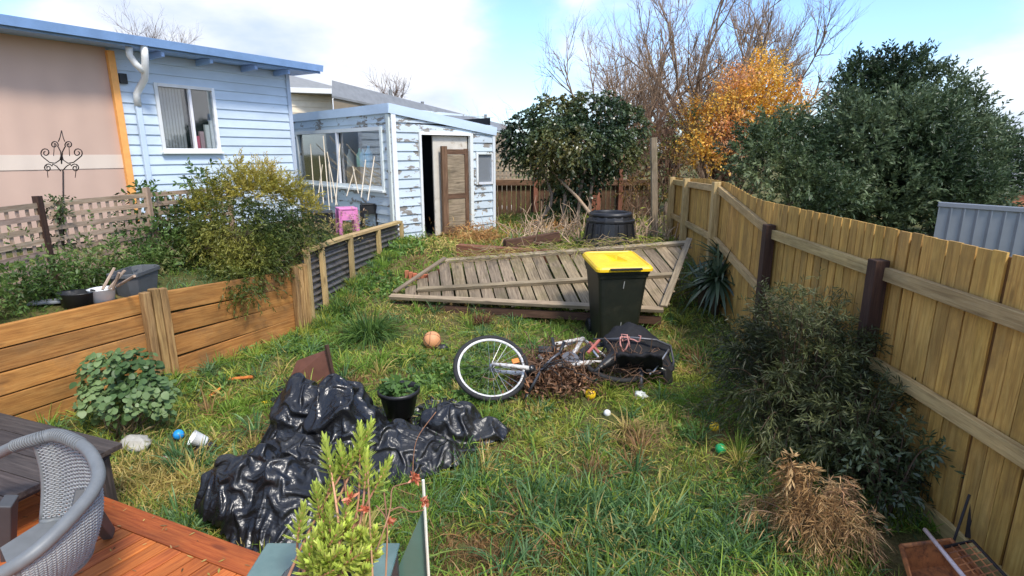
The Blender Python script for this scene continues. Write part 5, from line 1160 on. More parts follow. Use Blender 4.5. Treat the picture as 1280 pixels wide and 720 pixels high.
# --- trees beyond the fences
def px_lobe(x, y, Y, rpx, rpy, dep=None):
    c = span(x, y, Y); s_ = Y*.99/FPX; return (c[0], c[1], c[2], rpx*s_, (dep or rpx*.8)*s_, rpy*s_)
DARK = [(.028, .050, .022), (.05, .082, .036), (.088, .13, .062), (.16, .21, .11), (.075, .11, .05)]
def build_evergreen():
    root = thing('evergreen_tree', 'big dark grey green evergreen tree standing beyond the right fence', 'tree', (7.6, 11, 0)); Y = 11
    lobes = [px_lobe(x, y, Y+dy, r_, q) for x, y, dy, r_, q in ((1090, 205, 0, 62, 72), (1035, 220, -.4, 48, 52), (1098, 135, .2, 40, 44), (1140, 112, .3, 24, 40), (1072, 115, .2, 24, 34), (1112, 98, .1, 16, 28), (1155, 185, -.5, 46, 62), (1210, 205, -.3, 42, 50), (1182, 128, .2, 20, 34), (1205, 150, .0, 20, 36), (1245, 220, .1, 30, 40), (1180, 245, -.8, 50, 34), (1110, 240, -.9, 46, 34), (1050, 170, -.5, 30, 42), (1226, 180, .1, 20, 34), (1262, 205, 0, 16, 28), (1130, 160, -.8, 28, 34), (1080, 175, -.9, 26, 34), (1172, 205, -1.1, 26, 30), (1215, 240, -.9, 28, 24), (1045, 245, -.9, 26, 24), (1090, 278, -.6, 44, 26), (1150, 285, -.6, 46, 28), (1215, 272, -.6, 40, 26), (1030, 268, -.5, 30, 22))]
    m = MB(); crown(m, lobes, 240, .10, .032, pal(DARK, 1.1), slen=.34, k=15, up=.9, spread=.7, fill=.22); m.build('crown', M['leaf'], root)
    for dx in (-.6, .1, .9):
        b = np.array((7.6+dx, 11.2, .2)); trunk_part(root, [b, b+(dx*.1, 0, 1.0), b+(dx*.2, 0, 1.8), b+(dx*.3, 0, 2.5)], [.16, .12, .08, .03])
    root = thing('evergreen_shrub', 'lower rounded evergreen shrub left of the big dark tree', 'shrub', (4.6, 9.8, 0)); Y = 9.6
    lobes = [px_lobe(x, y, Y+dy, r_, q) for x, y, dy, r_, q in ((962, 208, 0, 44, 42), (995, 190, .5, 42, 42), (935, 190, .4, 24, 30), (1015, 235, -.2, 40, 34), (975, 165, .5, 28, 24), (1040, 250, -.3, 36, 28))]
    m = MB(); crown(m, lobes, 190, .09, .032, pal([(.03, .055, .024), (.055, .088, .037), (.10, .14, .06), (.16, .20, .09)], 1.3, seed=2), slen=.28, k=14, up=.5, fill=.3); m.build('crown', M['leaf'], root)
    trunk_part(root, [(4.7, 9.8, .2), (4.8, 9.8, 1.2), (4.9, 9.9, 2.2)], [.09, .07, .03])
build_evergreen()
def build_golden():
    root = thing('golden_tree', 'bright orange gold autumn tree behind the fence corner', 'tree', (5.6, 15, .3)); tips = []; m = MB()
    b = span(905, 240, 15); b[2] = .3
    for k in range(9): grow(m, b+rng.normal(size=3)*(.25, .2, 0), unit(np.array((rng.normal()*.32, rng.normal()*.25, 1))), 1.9, .05, 3, (.6, .5, .4), .5, .25, 4, 5, (2, 4), .66, tips)
    m.build('trunk', M['bark'], root)
    lobes = [px_lobe(x, y, Y, r_, q) for x, y, Y, r_, q in ((905, 165, 15, 42, 42), (935, 125, 15.2, 40, 36), (955, 90, 15.4, 22, 22), (880, 195, 14.8, 32, 24), (965, 150, 15, 34, 35), (992, 125, 15.5, 18, 14), (868, 150, 15, 18, 22), (910, 110, 15, 16, 20), (860, 185, 15, 16, 18), (975, 108, 15, 12, 12))]
    c = MB(); crown(c, lobes, 150, .07, .05, pal([(.62, .30, .04), (.80, .46, .06), (.88, .58, .11), (.78, .36, .08), (.75, .40, .22)], 1.2, seed=1), slen=.45, k=8, up=.7, fill=.55, spread=.9); c.build('crown', M['leaf'], root)
build_golden()
def bare_tree(nm, lab, px, Y, zb, top_px, spread, seed, r0, c_, stems=5, depth=6, ln=None, lean=0., grp=None, up=.10, lf=.36):
    global rng; keep = rng; rng = np.random.default_rng(seed); random.seed(seed)
    b = span(px, 300, Y); b[2] = zb; H_ = span(px, top_px, Y)[2]-zb; root = thing(nm, lab, 'tree', b, grp); m = MB(); ln = ln or H_*lf
    trunk = MB(); trunk.tube([b, b+(0, 0, H_*.12)], [r0*1.2, r0], 8); trunk.build('trunk', M['bark'], root, smooth=True)
    for k in range(stems):
        a = 2*math.pi*k/stems+seed; d = unit(np.array((math.cos(a)*spread+lean, math.sin(a)*spread*.5, 1))); grow(m, b+np.array((0, 0, H_*.1)), d, ln, r0*.6, depth, c_, .42, up, 4, 6, (2, 4), .72, None, .1)
    m.build('branches', M['bark'], root, smooth=True); rng = keep
bare_tree('bare_tree', 'tall bare branched tree fanning up behind the golden tree', 885, 19, .3, -50, .80, 3, .22, (1.5, 1.4, 1.3), 12, 6, lf=.36)
bare_tree('bare_tree', 'bare twiggy tree behind the ivy covered mass at left', 780, 18, .3, 0, .75, 8, .13, (1.6, 1.4, 1.2), 10, 5, lean=-.15, lf=.38)
bare_tree('bare_tree', 'thin brownish bare sapling between ivy mass and golden tree', 830, 15, .5, 55, .25, 12, .06, (.85, .62, .5), 6, 6, lf=.30)
bare_tree('bare_tree', 'small bare treetop showing over the blue gutter', 224, 26, 3.0, -5, .45, 21, .10, (.8, .72, .65), 9, 5)
bare_tree('bare_tree', 'wispy bare stems above the grey roof behind the shed', 497, 24, 2.8, 72, .25, 31, .06, (.9, .75, .65), 4, 4)
def build_ivy():
    root = thing('ivy_tree', 'dense dome of dark ivy on old stems by the back fence', 'tree', (1.4, 12.6, .6)); Y = 12.6
    lobes = [px_lobe(x, y, Y+dy, r_, q) for x, y, dy, r_, q in ((660, 170, 0, 26, 26), (698, 148, .2, 34, 24), (745, 142, .2, 38, 22), (785, 162, 0, 18, 28), (720, 178, -.4, 56, 26), (686, 200, -.1, 34, 20), (716, 232, .1, 24, 34), (768, 192, 0, 28, 20), (643, 182, .1, 12, 22), (708, 260, .2, 22, 22), (745, 215, 0, 18, 16))]
    m = MB(); crown(m, lobes, 330, .065, .046, pal([(.022, .042, .016), (.036, .062, .025), (.065, .10, .04), (.12, .15, .06), (.14, .13, .04)], 1.6, seed=4), slen=.24, k=12, up=.1, droop=.5, spread=1., fill=.25, prof=(.4, 1, .6, .05)); m.build('crown', M['leaf_gloss'], root)
    for a, b, c_ in (((700, 290), (706, 240), (690, 170)), ((722, 292), (726, 235), (745, 160)), ((740, 285), (738, 240), (760, 170)), ((664, 285), (690, 250), (672, 200))):
        trunk_part(root, crv([span(*a, Y-.25), span(*b, Y-.2), span(*c_, Y)], 8), np.linspace(.05, .03, 8), 6)
    # creeper and autumn scrub right of it
    root = thing('autumn_scrub', 'thin brown and green scrub between the back post and golden tree', 'shrub', (3.9, 13, .5)); lobes = [px_lobe(x, y, 13.2+dy, r_, q) for x, y, dy, r_, q in ((845, 205, 0, 30, 30), (790, 235, .2, 24, 34), (860, 165, .4, 24, 28), (832, 245, -.3, 26, 24), (812, 190, .5, 18, 26))]
    m = MB(); crown(m, lobes, 60, .08, .04, pal([(.06, .08, .02), (.14, .13, .03), (.30, .18, .05), (.20, .10, .04), (.12, .14, .05)], 2.5, seed=6), slen=.35, k=8, up=.3, fill=.6); m.build('foliage', M['leaf'], root)
    m = MB()
    for k in range(26): p = span(random.uniform(790, 870), 290, 13+random.uniform(-.4, .4)); p[2] = .6; grow(m, p, unit(np.array((rng.normal()*.3, rng.normal()*.2, 1))), .9, .018, 2, (.9, .7, .55), .5, .2, 4, 4, (1, 3), .7)
    m.build('stem', M['bark'], root)
build_ivy()
# --- shrubs of the terrace
def build_terrace_shrubs():
    root = thing('yellow_green_shrub', 'feathery yellow green shrub spilling over the timber wall', 'shrub', (-3.35, 7.1, .85)); Y = 7.0
    ygp = pal([(.16, .17, .03), (.30, .28, .045), (.44, .37, .07), (.56, .42, .10)], 2.2, seed=3); gp = pal([(.035, .06, .015), (.07, .10, .02), (.14, .16, .03), (.26, .25, .05)], 2.2, seed=5)
    top = [px_lobe(x, y, Y+dy, r_, q) for x, y, dy, r_, q in ((305, 238, .2, 36, 22), (342, 240, .5, 34, 20), (372, 252, .7, 24, 16), (268, 248, .2, 22, 18), (328, 222, .4, 16, 14), (252, 262, .1, 20, 18), (300, 214, .3, 9, 12), (390, 262, .9, 12, 10))]
    body = [px_lobe(x, y, Y+dy, r_, q) for x, y, dy, r_, q in ((300, 290, -.1, 50, 38), (255, 305, -.1, 30, 34), (350, 290, .2, 36, 32), (380, 285, .6, 20, 22), (310, 335, -.35, 34, 30), (285, 345, -.45, 28, 26), (335, 320, -.2, 28, 24), (240, 280, .1, 24, 26), (300, 352, -.75, 18, 18), (318, 368, -.82, 9, 12), (268, 350, -.7, 14, 14), (235, 345, -.2, 20, 16))]
    m = MB(); crown(m, top, 800, .042, .012, ygp, slen=.22, k=18, up=.8, spread=.6, fill=.6); crown(m, body, 760, .044, .014, gp, slen=.19, k=15, up=.1, droop=.4, spread=.8, fill=.35); m.build('foliage', M['leaf'], root)
    m = MB()
    for k in range(26): p = np.array((-3.4, 7.2, .85))+rng.normal(size=3)*(.2, .2, 0); grow(m, p, unit(np.array((rng.normal()*.7, rng.normal()*.5, 1))), .4, .014, 2, (.8, .7, .6), .5, .1, 4, 4, (2, 3), .75)
    m.build('stem', M['bark'], root)
    root = thing('broadleaf_shrub', 'mid green broad leaved shrub against the lattice left of the yellow shrub', 'shrub', (-4.3, 7.0, .85)); Y = 7.1
    lobes = [px_lobe(x, y, Y+dy, r_, q) for x, y, dy, r_, q in ((190, 270, 0, 22, 26), (200, 300, -.1, 28, 24), (175, 315, -.2, 26, 24), (205, 345, -.4, 26, 20), (165, 290, .1, 18, 18), (232, 335, -.2, 22, 26), (215, 262, .3, 16, 16), (180, 250, .2, 14, 14), (150, 330, -.1, 20, 20), (225, 362, -.6, 14, 10), (250, 225, .3, 10, 20), (190, 355, -.3, 20, 12))]
    m = MB(); crown(m, lobes, 240, .085, .032, pal([(.035, .07, .02), (.07, .13, .03), (.12, .2, .05)], 2, seed=8), slen=.2, k=9, up=.4, fill=.5); m.build('foliage', M['leaf_gloss'], root)
    m = MB()
    for k in range(8): grow(m, np.array((-4.3, 7.0, .85))+rng.normal(size=3)*(.15, .1, 0), unit(np.array((rng.normal()*.4, rng.normal()*.3, 1))), .4, .014, 2, (.7, .6, .5), .5, .1, 4, 4, (1, 3), .75)
    m.build('stem', M['bark'], root)
    # weeds and vine on the lattice
    m = MB(); n = 1150; a = rng.uniform(0, 1, n); base = np.array([(-4.6, 4.3, .9)])*(1-a[:, None])+np.array([(-4.2, 7.6, .9)])*a[:, None]+rng.normal(size=(n, 3))*(.13, .08, .0); base[:, 0] += .12; base[:, 2] = .88+np.abs(rng.normal(size=n))*.22
    m.sprigs(base, unit(rng.normal(size=(n, 3))*.6+(.2, -.1, 1)), rng.uniform(.10, .28, n), 9, .06, .018, pal([(.05, .09, .02), (.09, .16, .035), (.16, .24, .06), (.30, .26, .12)], 3), spread=.9)
    tag(m.build('terrace_weeds', M['leaf']), 'weeds and creeper tangled through the lattice', 'weeds', kind='stuff')
    m = MB(); p = np.array([span(74, 335, 5.75), span(76, 300, 5.75), span(73, 270, 5.75), span(75, 252, 5.75)]); m.tube(p, [.03, .026, .022, .016], 7, c=(.4, .35, .3)); P0 = np.repeat(p, 26, 0)+rng.normal(size=(104, 3))*.03; o_ = m.build('climbing_plant', M['bark'], smooth=True); tag(o_, 'dark woody climbing stem against the garden lattice', 'plant')
    l_ = MB(); l_.sprigs(P0, sphere_dirs(104, .2), .12, 5, .05, .02, pal([(.03, .05, .02), (.07, .1, .03)], 3)); lo = l_.build('foliage', M['leaf']); lo.parent = o_; lo.location = lo.location-o_.location
    # dry stems around the stools
    m = MB(); n = 90; P0 = np.stack([rng.uniform(-3.6, -2.3, n), rng.uniform(8.2, 10.2, n), np.full(n, 1.0)], 1); P0[:, 0] = np.clip(P0[:, 0], -9, -2.55-.0*(P0[:, 1])); m.sprigs(P0, unit(rng.normal(size=(n, 3))*.5+(0, 0, 1)), rng.uniform(.2, .5, n), 10, .07, .014, pal([(.45, .3, .2), (.5, .42, .2), (.3, .2, .1), (.2, .2, .06)], 4), spread=.8); tag(m.build('dry_weeds', M['leaf_dry']), 'dry straw coloured weeds around the stools on the terrace', 'weeds', kind='stuff')
build_terrace_shrubs()
# --- round leaved mallow in front of the timber wall
def build_mallow():
    c = on_ground(160, 545); root = thing('mallow_bush', 'round leaved grey green bush in front of the timber wall', 'bush', c); Y = c[1]+.05; m = MB()
    lobes = [px_lobe(x, y, Y+dy, r_, q) for x, y, dy, r_, q in ((130, 470, .1, 34, 36), (165, 465, .1, 38, 34), (190, 490, 0, 32, 30), (120, 500, 0, 28, 26), (160, 505, -.1, 40, 26), (205, 512, -.05, 18, 16))]
    for (x, y, z, rx, ry, rz) in lobes:
        n = int(430*rx*rz/.05*.62); d = sphere_dirs(n, .25); r_ = np.clip(1-np.abs(rng.normal(size=n))*.28, .2, 1.05); P = np.array((x, y, z))+d*np.array((rx, ry, rz))*r_[:, None]
        nrm = unit(d*.5+(0, -.35, .7)+rng.normal(size=(n, 3))*.35); D = unit(np.cross(nrm, rng.normal(size=(n, 3)))); cc = pal([(.06, .115, .035), (.10, .175, .06), (.16, .25, .09), (.22, .31, .13)], 4, .25)(P)
        s_ = rng.uniform(.03, .062, n); m.straps(P, D, s_, s_*1.1, cc, prof=(.35, .95, 1, .75, .2), wref=nrm, droop=.25)
    m.build('foliage', M['leaf'], root); m = MB()
    for k in range(22):
        t = random.choice(lobes); e = np.array(t[:3])+rng.normal(size=3)*.08; m.tube(crv([c+rng.normal(size=3)*(.06, .05, 0), (c+e)/2+rng.normal(size=3)*.03, e], 6), [.009, .008, .007, .006, .005, .004], 5, c=(.9, .9, .6))
    m.build('stem', M['bark'], root, smooth=True)
build_mallow()
# --- willowy bush and dead heap on the right
def arching(mb, st, c, n, reach, zmax, L, W, p, twk=22, tw=.24, inner=.25, base_r=.12, ymul=1.0, low=0.1, stemcol=(.5, .42, .35), aim=None, dr=.3):
    for k in range(n):
        a = rng.uniform(0, 2*math.pi); el = rng.uniform(low, 1.0); rr = reach*math.sqrt(max(0, 1-el**2))*rng.uniform(.7, 1.05)+.05
        tip = c+np.array((math.cos(a)*rr, math.sin(a)*rr*ymul, zmax*el*rng.uniform(.75, 1.08)+.06)); 
        if aim is not None: tip = tip+aim*rng.uniform(0, 1)
        b = c+np.array((math.cos(a)*base_r*rng.uniform(0, 1), math.sin(a)*base_r*rng.uniform(0, 1), 0)); mid = b*.45+tip*.55+np.array((0, 0, .18*zmax)); pts = crv([b, mid, tip], 12)
        st.tube(pts, np.linspace(.008, .0022, 12), 4, c=stemcol, caps=False)
        i0 = int(12*inner); P0 = []; D0 = []
        for i in range(i0, 12):
            for _ in range(2): P0.append(pts[i]); D0.append(unit((pts[min(i+1, 11)]-pts[i-1]))*.7+rng.normal(size=3)*.45+(0, 0, -.05))
        mb.sprigs(np.array(P0), np.array(D0), tw*rng.uniform(.5, 1.2, len(P0)), twk//2, L, W, p, droop=dr, spread=.75, prof=(.2, 1, .05))
def build_right_bush():
    c = np.array((2.23, 4.12, .0)); root = thing('willowy_bush', 'dark olive willowy bush arching out from the right fence', 'bush', c); m = MB(); st = MB()
    p = pal([(.026, .034, .013), (.046, .058, .021), (.08, .095, .035), (.14, .155, .065)], 2.4, seed=9)
    arching(m, st, c, 105, .60, 1.17, .058, .0085, p, 24, .24, .22, .12, 1.25, .05)
    arching(m, st, c+(.16, -.62, 0), 34, .34, .85, .055, .010, p, 22, .2, .2, .1, 1.1, .1)
    arching(m, st, c+(.15, .1, 0), 24, .5, 1.32, .058, .0085, p, 24, .22, .3, .1, 1.2, .5)
    m.build('foliage', M['leaf'], root); st.build('stem', M['bark'], root)
    c = np.array((2.42, 3.2, .0)); root = thing('dark_sapling', 'dark leaved sapling against the fence right of the dead heap', 'sapling', c); m = MB(); st = MB()
    arching(m, st, c, 14, .22, .75, .05, .018, pal([(.03, .045, .02), (.06, .085, .035), (.12, .15, .07)], 3), 12, .16, .25, .06, 1.2, .1); m.build('foliage', M['leaf_gloss'], root); st.build('stem', M['bark'], root)
    c = on_ground(1035, 690); c[2] = 0; root = thing('dead_branch_heap', 'heap of tan dead leafy branches below the willowy bush', 'dead branches', c); m = MB(); st = MB()
    dp = pal([(.22, .12, .05), (.42, .26, .12), (.62, .42, .21), (.56, .28, .16), (.40, .32, .12)], 4, .2, seed=2)
    arching(m, st, c+(0, .15, 0), 34, .36, .33, .066, .0055, dp, 24, .20, .2, .15, .85, .05, (.9, .75, .6), dr=1.3); arching(m, st, c+(-.10, .12, 0), 4, .08, .56, .05, .009, dp, 20, .10, .5, .08, 1, .85, (1, .8, .6), aim=np.array((-.1, 0, 0)), dr=.8)
    m.build('foliage', M['leaf_dry'], root); st.build('stem', M['bark'], root)
build_right_bush()
# --- yucca and tussocks
def clump(nm, lab, cat, c, n, L, W, cols, spread, mat='blade', droop=.5, mesh=None, prof=(.7, 1, .8, .5, .05), rad=.12, tip=None, grp=None):
    m = mesh or MB(); a = rng.uniform(0, 2*math.pi, n); el = rng.uniform(0, 1, n)**.7*spread; D = np.stack([np.cos(a)*np.sin(el), np.sin(a)*np.sin(el), np.cos(el)], 1)
    P0 = np.asarray(c)+np.stack([np.cos(a), np.sin(a), 0*a], 1)*rad*rng.uniform(0, 1, (n, 1)); cc = np.asarray(cols, float)[rng.integers(0, len(cols), n)]*rng.uniform(.75, 1.2, (n, 1))
    m.straps(P0, D, L*rng.uniform(.55, 1.1, n), W*rng.uniform(.7, 1.2, n), cc, prof=prof, droop=droop*rng.uniform(.4, 1.3, n), wref=np.tile((0, 0, 1.), (n, 1))+rng.normal(size=(n, 3))*.3, tipcol=tip)
    if mesh is None: return tag(m.build(nm, M[mat]), lab, cat, grp)
def build_yucca():
    c = on_ground(893, 392); root = thing('yucca', 'dark green sword leaved yucca between the fallen panel and fence', 'yucca', c)
    for dx, dy, z, n in ((0, 0, .55, 90), (.18, .25, .75, 70), (-.12, .2, .35, 50)):
        m = MB(); b = c+np.array((dx, dy, 0)); m.tube([b, b+(0, 0, z)], [.06, .05], 8, c=(.5, .45, .35)); m.build('trunk', M['bark'], root, smooth=True)
        m = MB(); clump('', '', '', b+(0, 0, z*.92), n, .62, .048, [(.03, .055, .025), (.05, .085, .04), (.10, .14, .08)], 2.0, droop=.35, mesh=m, rad=.05, prof=(.6, 1, .9, .6, .05)); m.build('leaves', M['leaf_gloss'], root)
build_yucca()
G1 = [(.075, .15, .03), (.11, .20, .04), (.16, .26, .06), (.06, .13, .04)]
clump('grass_tussock', 'big arching green tussock beside the timber wall end', 'tussock', on_ground(462, 420), 620, .62, .013, G1, 1.25, droop=.75, rad=.22)
clump('grass_tussock', 'smaller green tussock nearest the corrugated wall', 'tussock', on_ground(425, 385), 300, .42, .012, G1, 1.1, droop=.7, rad=.18)
clump('dead_plant', 'dry reddish brown flower clump on the lawn below the fallen panel', 'dead plant', on_ground(602, 404), 130, .22, .012, [(.16, .08, .05), (.22, .11, .06)], 1.2, 'leaf_dry', .3)
clump('dead_plant', 'dry tan tuft in the middle lawn above the glass sheet', 'dead plant', on_ground(800, 545), 110, .20, .010, [(.40, .28, .13), (.3, .2, .1)], 1.2, 'leaf_dry', .4)
def build_litter_pile():
    m = MB(); n = 6500; c = spot(694, 470, .13); P0 = c+rng.normal(size=(n, 3))*(.19, .17, .10)+(0, 0, .02); P0[:, 2] = np.clip(P0[:, 2], .01, .42-.8*np.abs(P0[:, 0]-c[0]))
    cc = np.array([(.10, .05, .03), (.20, .10, .055), (.34, .17, .09), (.42, .25, .16), (.05, .03, .02)])[rng.integers(0, 5, n)]
    m.straps(P0, sphere_dirs(n, .2), rng.uniform(.03, .085, n), rng.uniform(.006, .022, n), cc, prof=(.3, 1, .8, .1), droop=rng.uniform(-.4, .6, n))
    for k in range(380):
        far_ = k % 3 == 0
        p = (spot(775, 470, .12) if far_ else c)+rng.normal(size=3)*(.16, .13, .08)+(0, 0, .08); d = unit(rng.normal(size=3)*(1, 1, .6)); pts = [p]; sl = random.uniform(.03, .075)
        for q in range(6): d = unit(d+rng.normal(size=3)*.55); pts.append(pts[-1]+d*sl)
        g = random.uniform(.4, 2.2); pts = np.array(pts); pts[:, 2] = np.maximum(pts[:, 2], .02); m.tube(pts, random.uniform(.002, .0045), 4, c=(.15*g, .09*g, .06*g), caps=False)
    tag(m.build('leaf_litter', M['leaf_dry']), 'brown heap of dead leaves and twigs over the bicycle', 'leaf litter', kind='stuff')
build_litter_pile()
def build_succulent():
    c = np.array((-.60, 1.47, .912)); root = thing('succulent_plant', 'lime green succulent with red tipped stems on the glass table', 'succulent', c)
    m = MB(); m.lathe([(0, 0), (.085, 0), (.11, .10), (.12, .105), (.11, .11), (.095, .09), (0, .09)], c, 24); pot = m.build('pot', M['terracotta'], root, smooth=True)
    heads = [(407, 552, 1.62), (425, 560, 1.60), (450, 537, 1.62), (463, 533, 1.64), (447, 560, 1.60), (420, 585, 1.58), (485, 580, 1.60), (458, 570, 1.58), (395, 612, 1.54), (378, 638, 1.50), (415, 625, 1.54), (412, 640, 1.52), (402, 662, 1.48), (392, 670, 1.46), (425, 662, 1.47), (437, 672, 1.45), (450, 665, 1.48), (462, 680, 1.46), (470, 695, 1.45), (445, 700, 1.43), (410, 700, 1.44), (390, 705, 1.43), (425, 690, 1.43), (478, 672, 1.5), (455, 690, 1.42), (400, 685, 1.44), (435, 655, 1.5), (383, 690, 1.45), (468, 665, 1.47), (420, 712, 1.42), (458, 712, 1.42), (436, 618, 1.53)]
    st = MB(); lf = MB(); rd = MB()
    for (x, y, Y) in heads:
        tip = span(x, y, Y); b = c+np.array((rng.normal()*.045, rng.normal()*.04, .09)); mid = (b+tip)/2+np.array((rng.normal()*.02, rng.normal()*.015, -.01)); pts = crv([b, mid, tip], 12); st.tube(pts, np.linspace(.0048, .0030, 12), 6, c=(2.3, 1.5, 1.2))
        ax = unit(tip-pts[8]+(0, 0, .004)); k = 10; Ls = np.linalg.norm(tip-b); ln = min(.10, Ls*.6)
        for r_ in range(k):
            t = r_/(k-1); p = tip-ax*ln*(1-t); nrm = unit(np.cross(ax, (1, .2, 0))); b2 = np.cross(ax, nrm)
            for q in range(4):
                an = q*math.pi/2+(r_ % 2)*math.pi/4+.3; o_ = nrm*math.cos(an)+b2*math.sin(an); D = unit(o_*(1.0-.55*t)+ax*(.35+.9*t)); L_ = .050*(1-.45*t)*random.uniform(.85, 1.15)
                g = random.uniform(.8, 1.15); cc = np.array((.52, .62, .12))*g if y < 600 or random.random() < .75 else np.array((.62, .66, .18))*g
                lf.straps([p], [D], [L_], [.0105], cc, prof=(.5, 1, .9, .2), droop=-.15, wref=[ax]); lf.straps([p+ax*.002], [D], [L_*.92], [.008], cc*1.15, prof=(.5, 1, .9, .2), droop=-.22, wref=[ax+o_*.3])
    lf.build('leaves', M['succulent'], root); st.build('stem', M['bark'], root, smooth=True)
    st = MB()
    for pts, r_ in (([(466, 725, 1.42), (462, 640, 1.5), (459, 575, 1.58)], .004), (([(482, 725, 1.42), (484, 660, 1.5), (480, 615, 1.58)]), .0035), (([(470, 690, 1.45), (487, 640, 1.5), (490, 612, 1.56), (500, 606, 1.6), (517, 602, 1.62)]), .0028), (([(486, 640, 1.5), (500, 634, 1.52), (515, 640, 1.56), (530, 637, 1.58)]), .0028), (([(484, 685, 1.47), (483, 650, 1.5), (470, 632, 1.52), (482, 645, 1.54)]), .0025), (([(516, 600, 1.62), (517, 570, 1.62), (523, 545, 1.62), (545, 515, 1.62)]), .0016)):
        st.tube(crv([span(*q) for q in pts], 18), r_*.8, 6, c=(1.9, 1.35, 1.0))
    st.build('bare_stem', M['bark'], root, smooth=True); rd = MB()
    for x, y, Y, n in ((518, 598, 1.62, 60), (531, 627, 1.58, 45), (437, 622, 1.5, 36), (456, 636, 1.5, 26), (487, 653, 1.5, 26)):
        p = span(x, y, Y); cc = np.array([(.60, .16, .08), (.70, .28, .16), (.42, .12, .06)])[rng.integers(0, 3, n)]; rd.straps(np.tile(p, (n, 1))+rng.normal(size=(n, 3))*.004, sphere_dirs(n, .2), rng.uniform(.012, .024, n), .008, cc, prof=(.4, 1, .8, .1)); rd.build('red_rosette', M['succulent'], root); rd = MB()
build_succulent()
# ------------------------------------------------------------------ grass and weeds on the ground
def keepout(x, y):
    k = np.zeros(len(x), bool)
    ws = np.array([WA0, WA, WB, WC]+CORR)
    k |= x < np.interp(y, ws[:, 1], ws[:, 0])+.05
    k |= x > np.where(y < 6.4, 2.63+.045*(y-2.9), 2.79+.08*(y-6.4))
    E0, E1 = spot(130, 620, DZ)[:2], spot(322, 690, DZ)[:2]; ed = unit(E1-E0); nn = np.array((-ed[1], ed[0])); nn = nn if nn[1] > 0 else -nn
    k |= ((x-E0[0])*nn[0]+(y-E0[1])*nn[1]) < .05
    s = ((x-SC[0])*-SU[1]+(y-SC[1])*SU[0]); k |= (s > -.05)*(x < -.3)*(y > 10)
    k |= ((x-1.05)**2+(y-6.3)**2) < .09
    k |= ((np.abs(x-2.4) < .35)*(y < 3.0)*(y > 2.3))
    for q in SMALL: k |= ((x-q[0])**2+(y-q[1])**2) < .008
    return k
# patches of a different growth: (sighting, radius x, radius y, colours, length factor, strength)
STRAW = [(.62, .48, .18), (.50, .38, .13), (.42, .36, .10)]; BROWN = [(.30, .16, .07), (.22, .13, .06), (.36, .22, .10)]; DEEP = [(.07, .16, .055), (.11, .22, .075), (.19, .31, .14)]; YG = [(.34, .38, .06), (.44, .45, .09), (.28, .34, .055)]; ORANGE = [(.50, .24, .08), (.42, .22, .09), (.52, .34, .14)]
FRESH = [(.18, .31, .04), (.23, .37, .055), (.15, .27, .04), (.28, .40, .075)]
PATCH = [(on_ground(205, 600), .55, .35, STRAW, 1.2, 1.1), (on_ground(330, 545), .30, .25, BROWN, .7, .6), (on_ground(240, 470), .9, .35, FRESH, 1., .5), (on_ground(540, 395), .9, .22, STRAW, .8, .75), (on_ground(470, 470), .45, .25, BROWN, .5, .45), (on_ground(690, 520), 1.0, .35, YG, .7, .7), (on_ground(760, 560), .5, .30, STRAW, .7, .45), (on_ground(640, 570), .4, .2, BROWN, .6, .35),
         (on_ground(650, 630), .6, .32, DEEP, 1.7, .6), (on_ground(780, 660), .9, .36, DEEP, 1.8, .62), (on_ground(590, 690), .26, .20, BROWN, .45, .95), (on_ground(640, 720), .3, .15, BROWN, .6, .6), (on_ground(870, 470), .5, .6, YG, 1.0, .6), (on_ground(860, 540), .35, .4, STRAW, .9, .4), (on_ground(960, 560), .4, .5, BROWN, .6, .5), (on_ground(900, 690), .7, .25, DEEP, 1.8, .5), (on_ground(930, 620), .3, .2, DEEP, 1.2, .5),
         (on_ground(600, 300), .8, .5, ORANGE, 1.4, .85), (on_ground(660, 280), 1.2, .7, STRAW, 1.3, .6), (on_ground(540, 330), .6, .4, FRESH, 1.3, .6), (on_ground(520, 320), .4, .6, BROWN, 1.0, .4), (on_ground(400, 460), .5, .4, FRESH, 1.1, .6), (on_ground(560, 470), .5, .4, FRESH, .8, .5)]
def grass_cols(P):
    n = len(P); base = pal(FRESH+YG+DEEP[1:]+FRESH, .9, .16, 1.)(P); lf = np.ones(n)*.8
    for (c, rx, ry, cc, l_, s_) in PATCH:
        w_ = s_*np.exp(-(((P[:, 0]-c[0])/rx)**2+((P[:, 1]-c[1])/ry)**2)); pick = rng.uniform(size=n) < w_*1.15; cc = np.array(cc)
        base[pick] = cc[rng.integers(0, len(cc), pick.sum())]; lf = lf*(1-w_)+l_*w_
    return base*rng.uniform(.75, 1.25, (n, 1)), lf
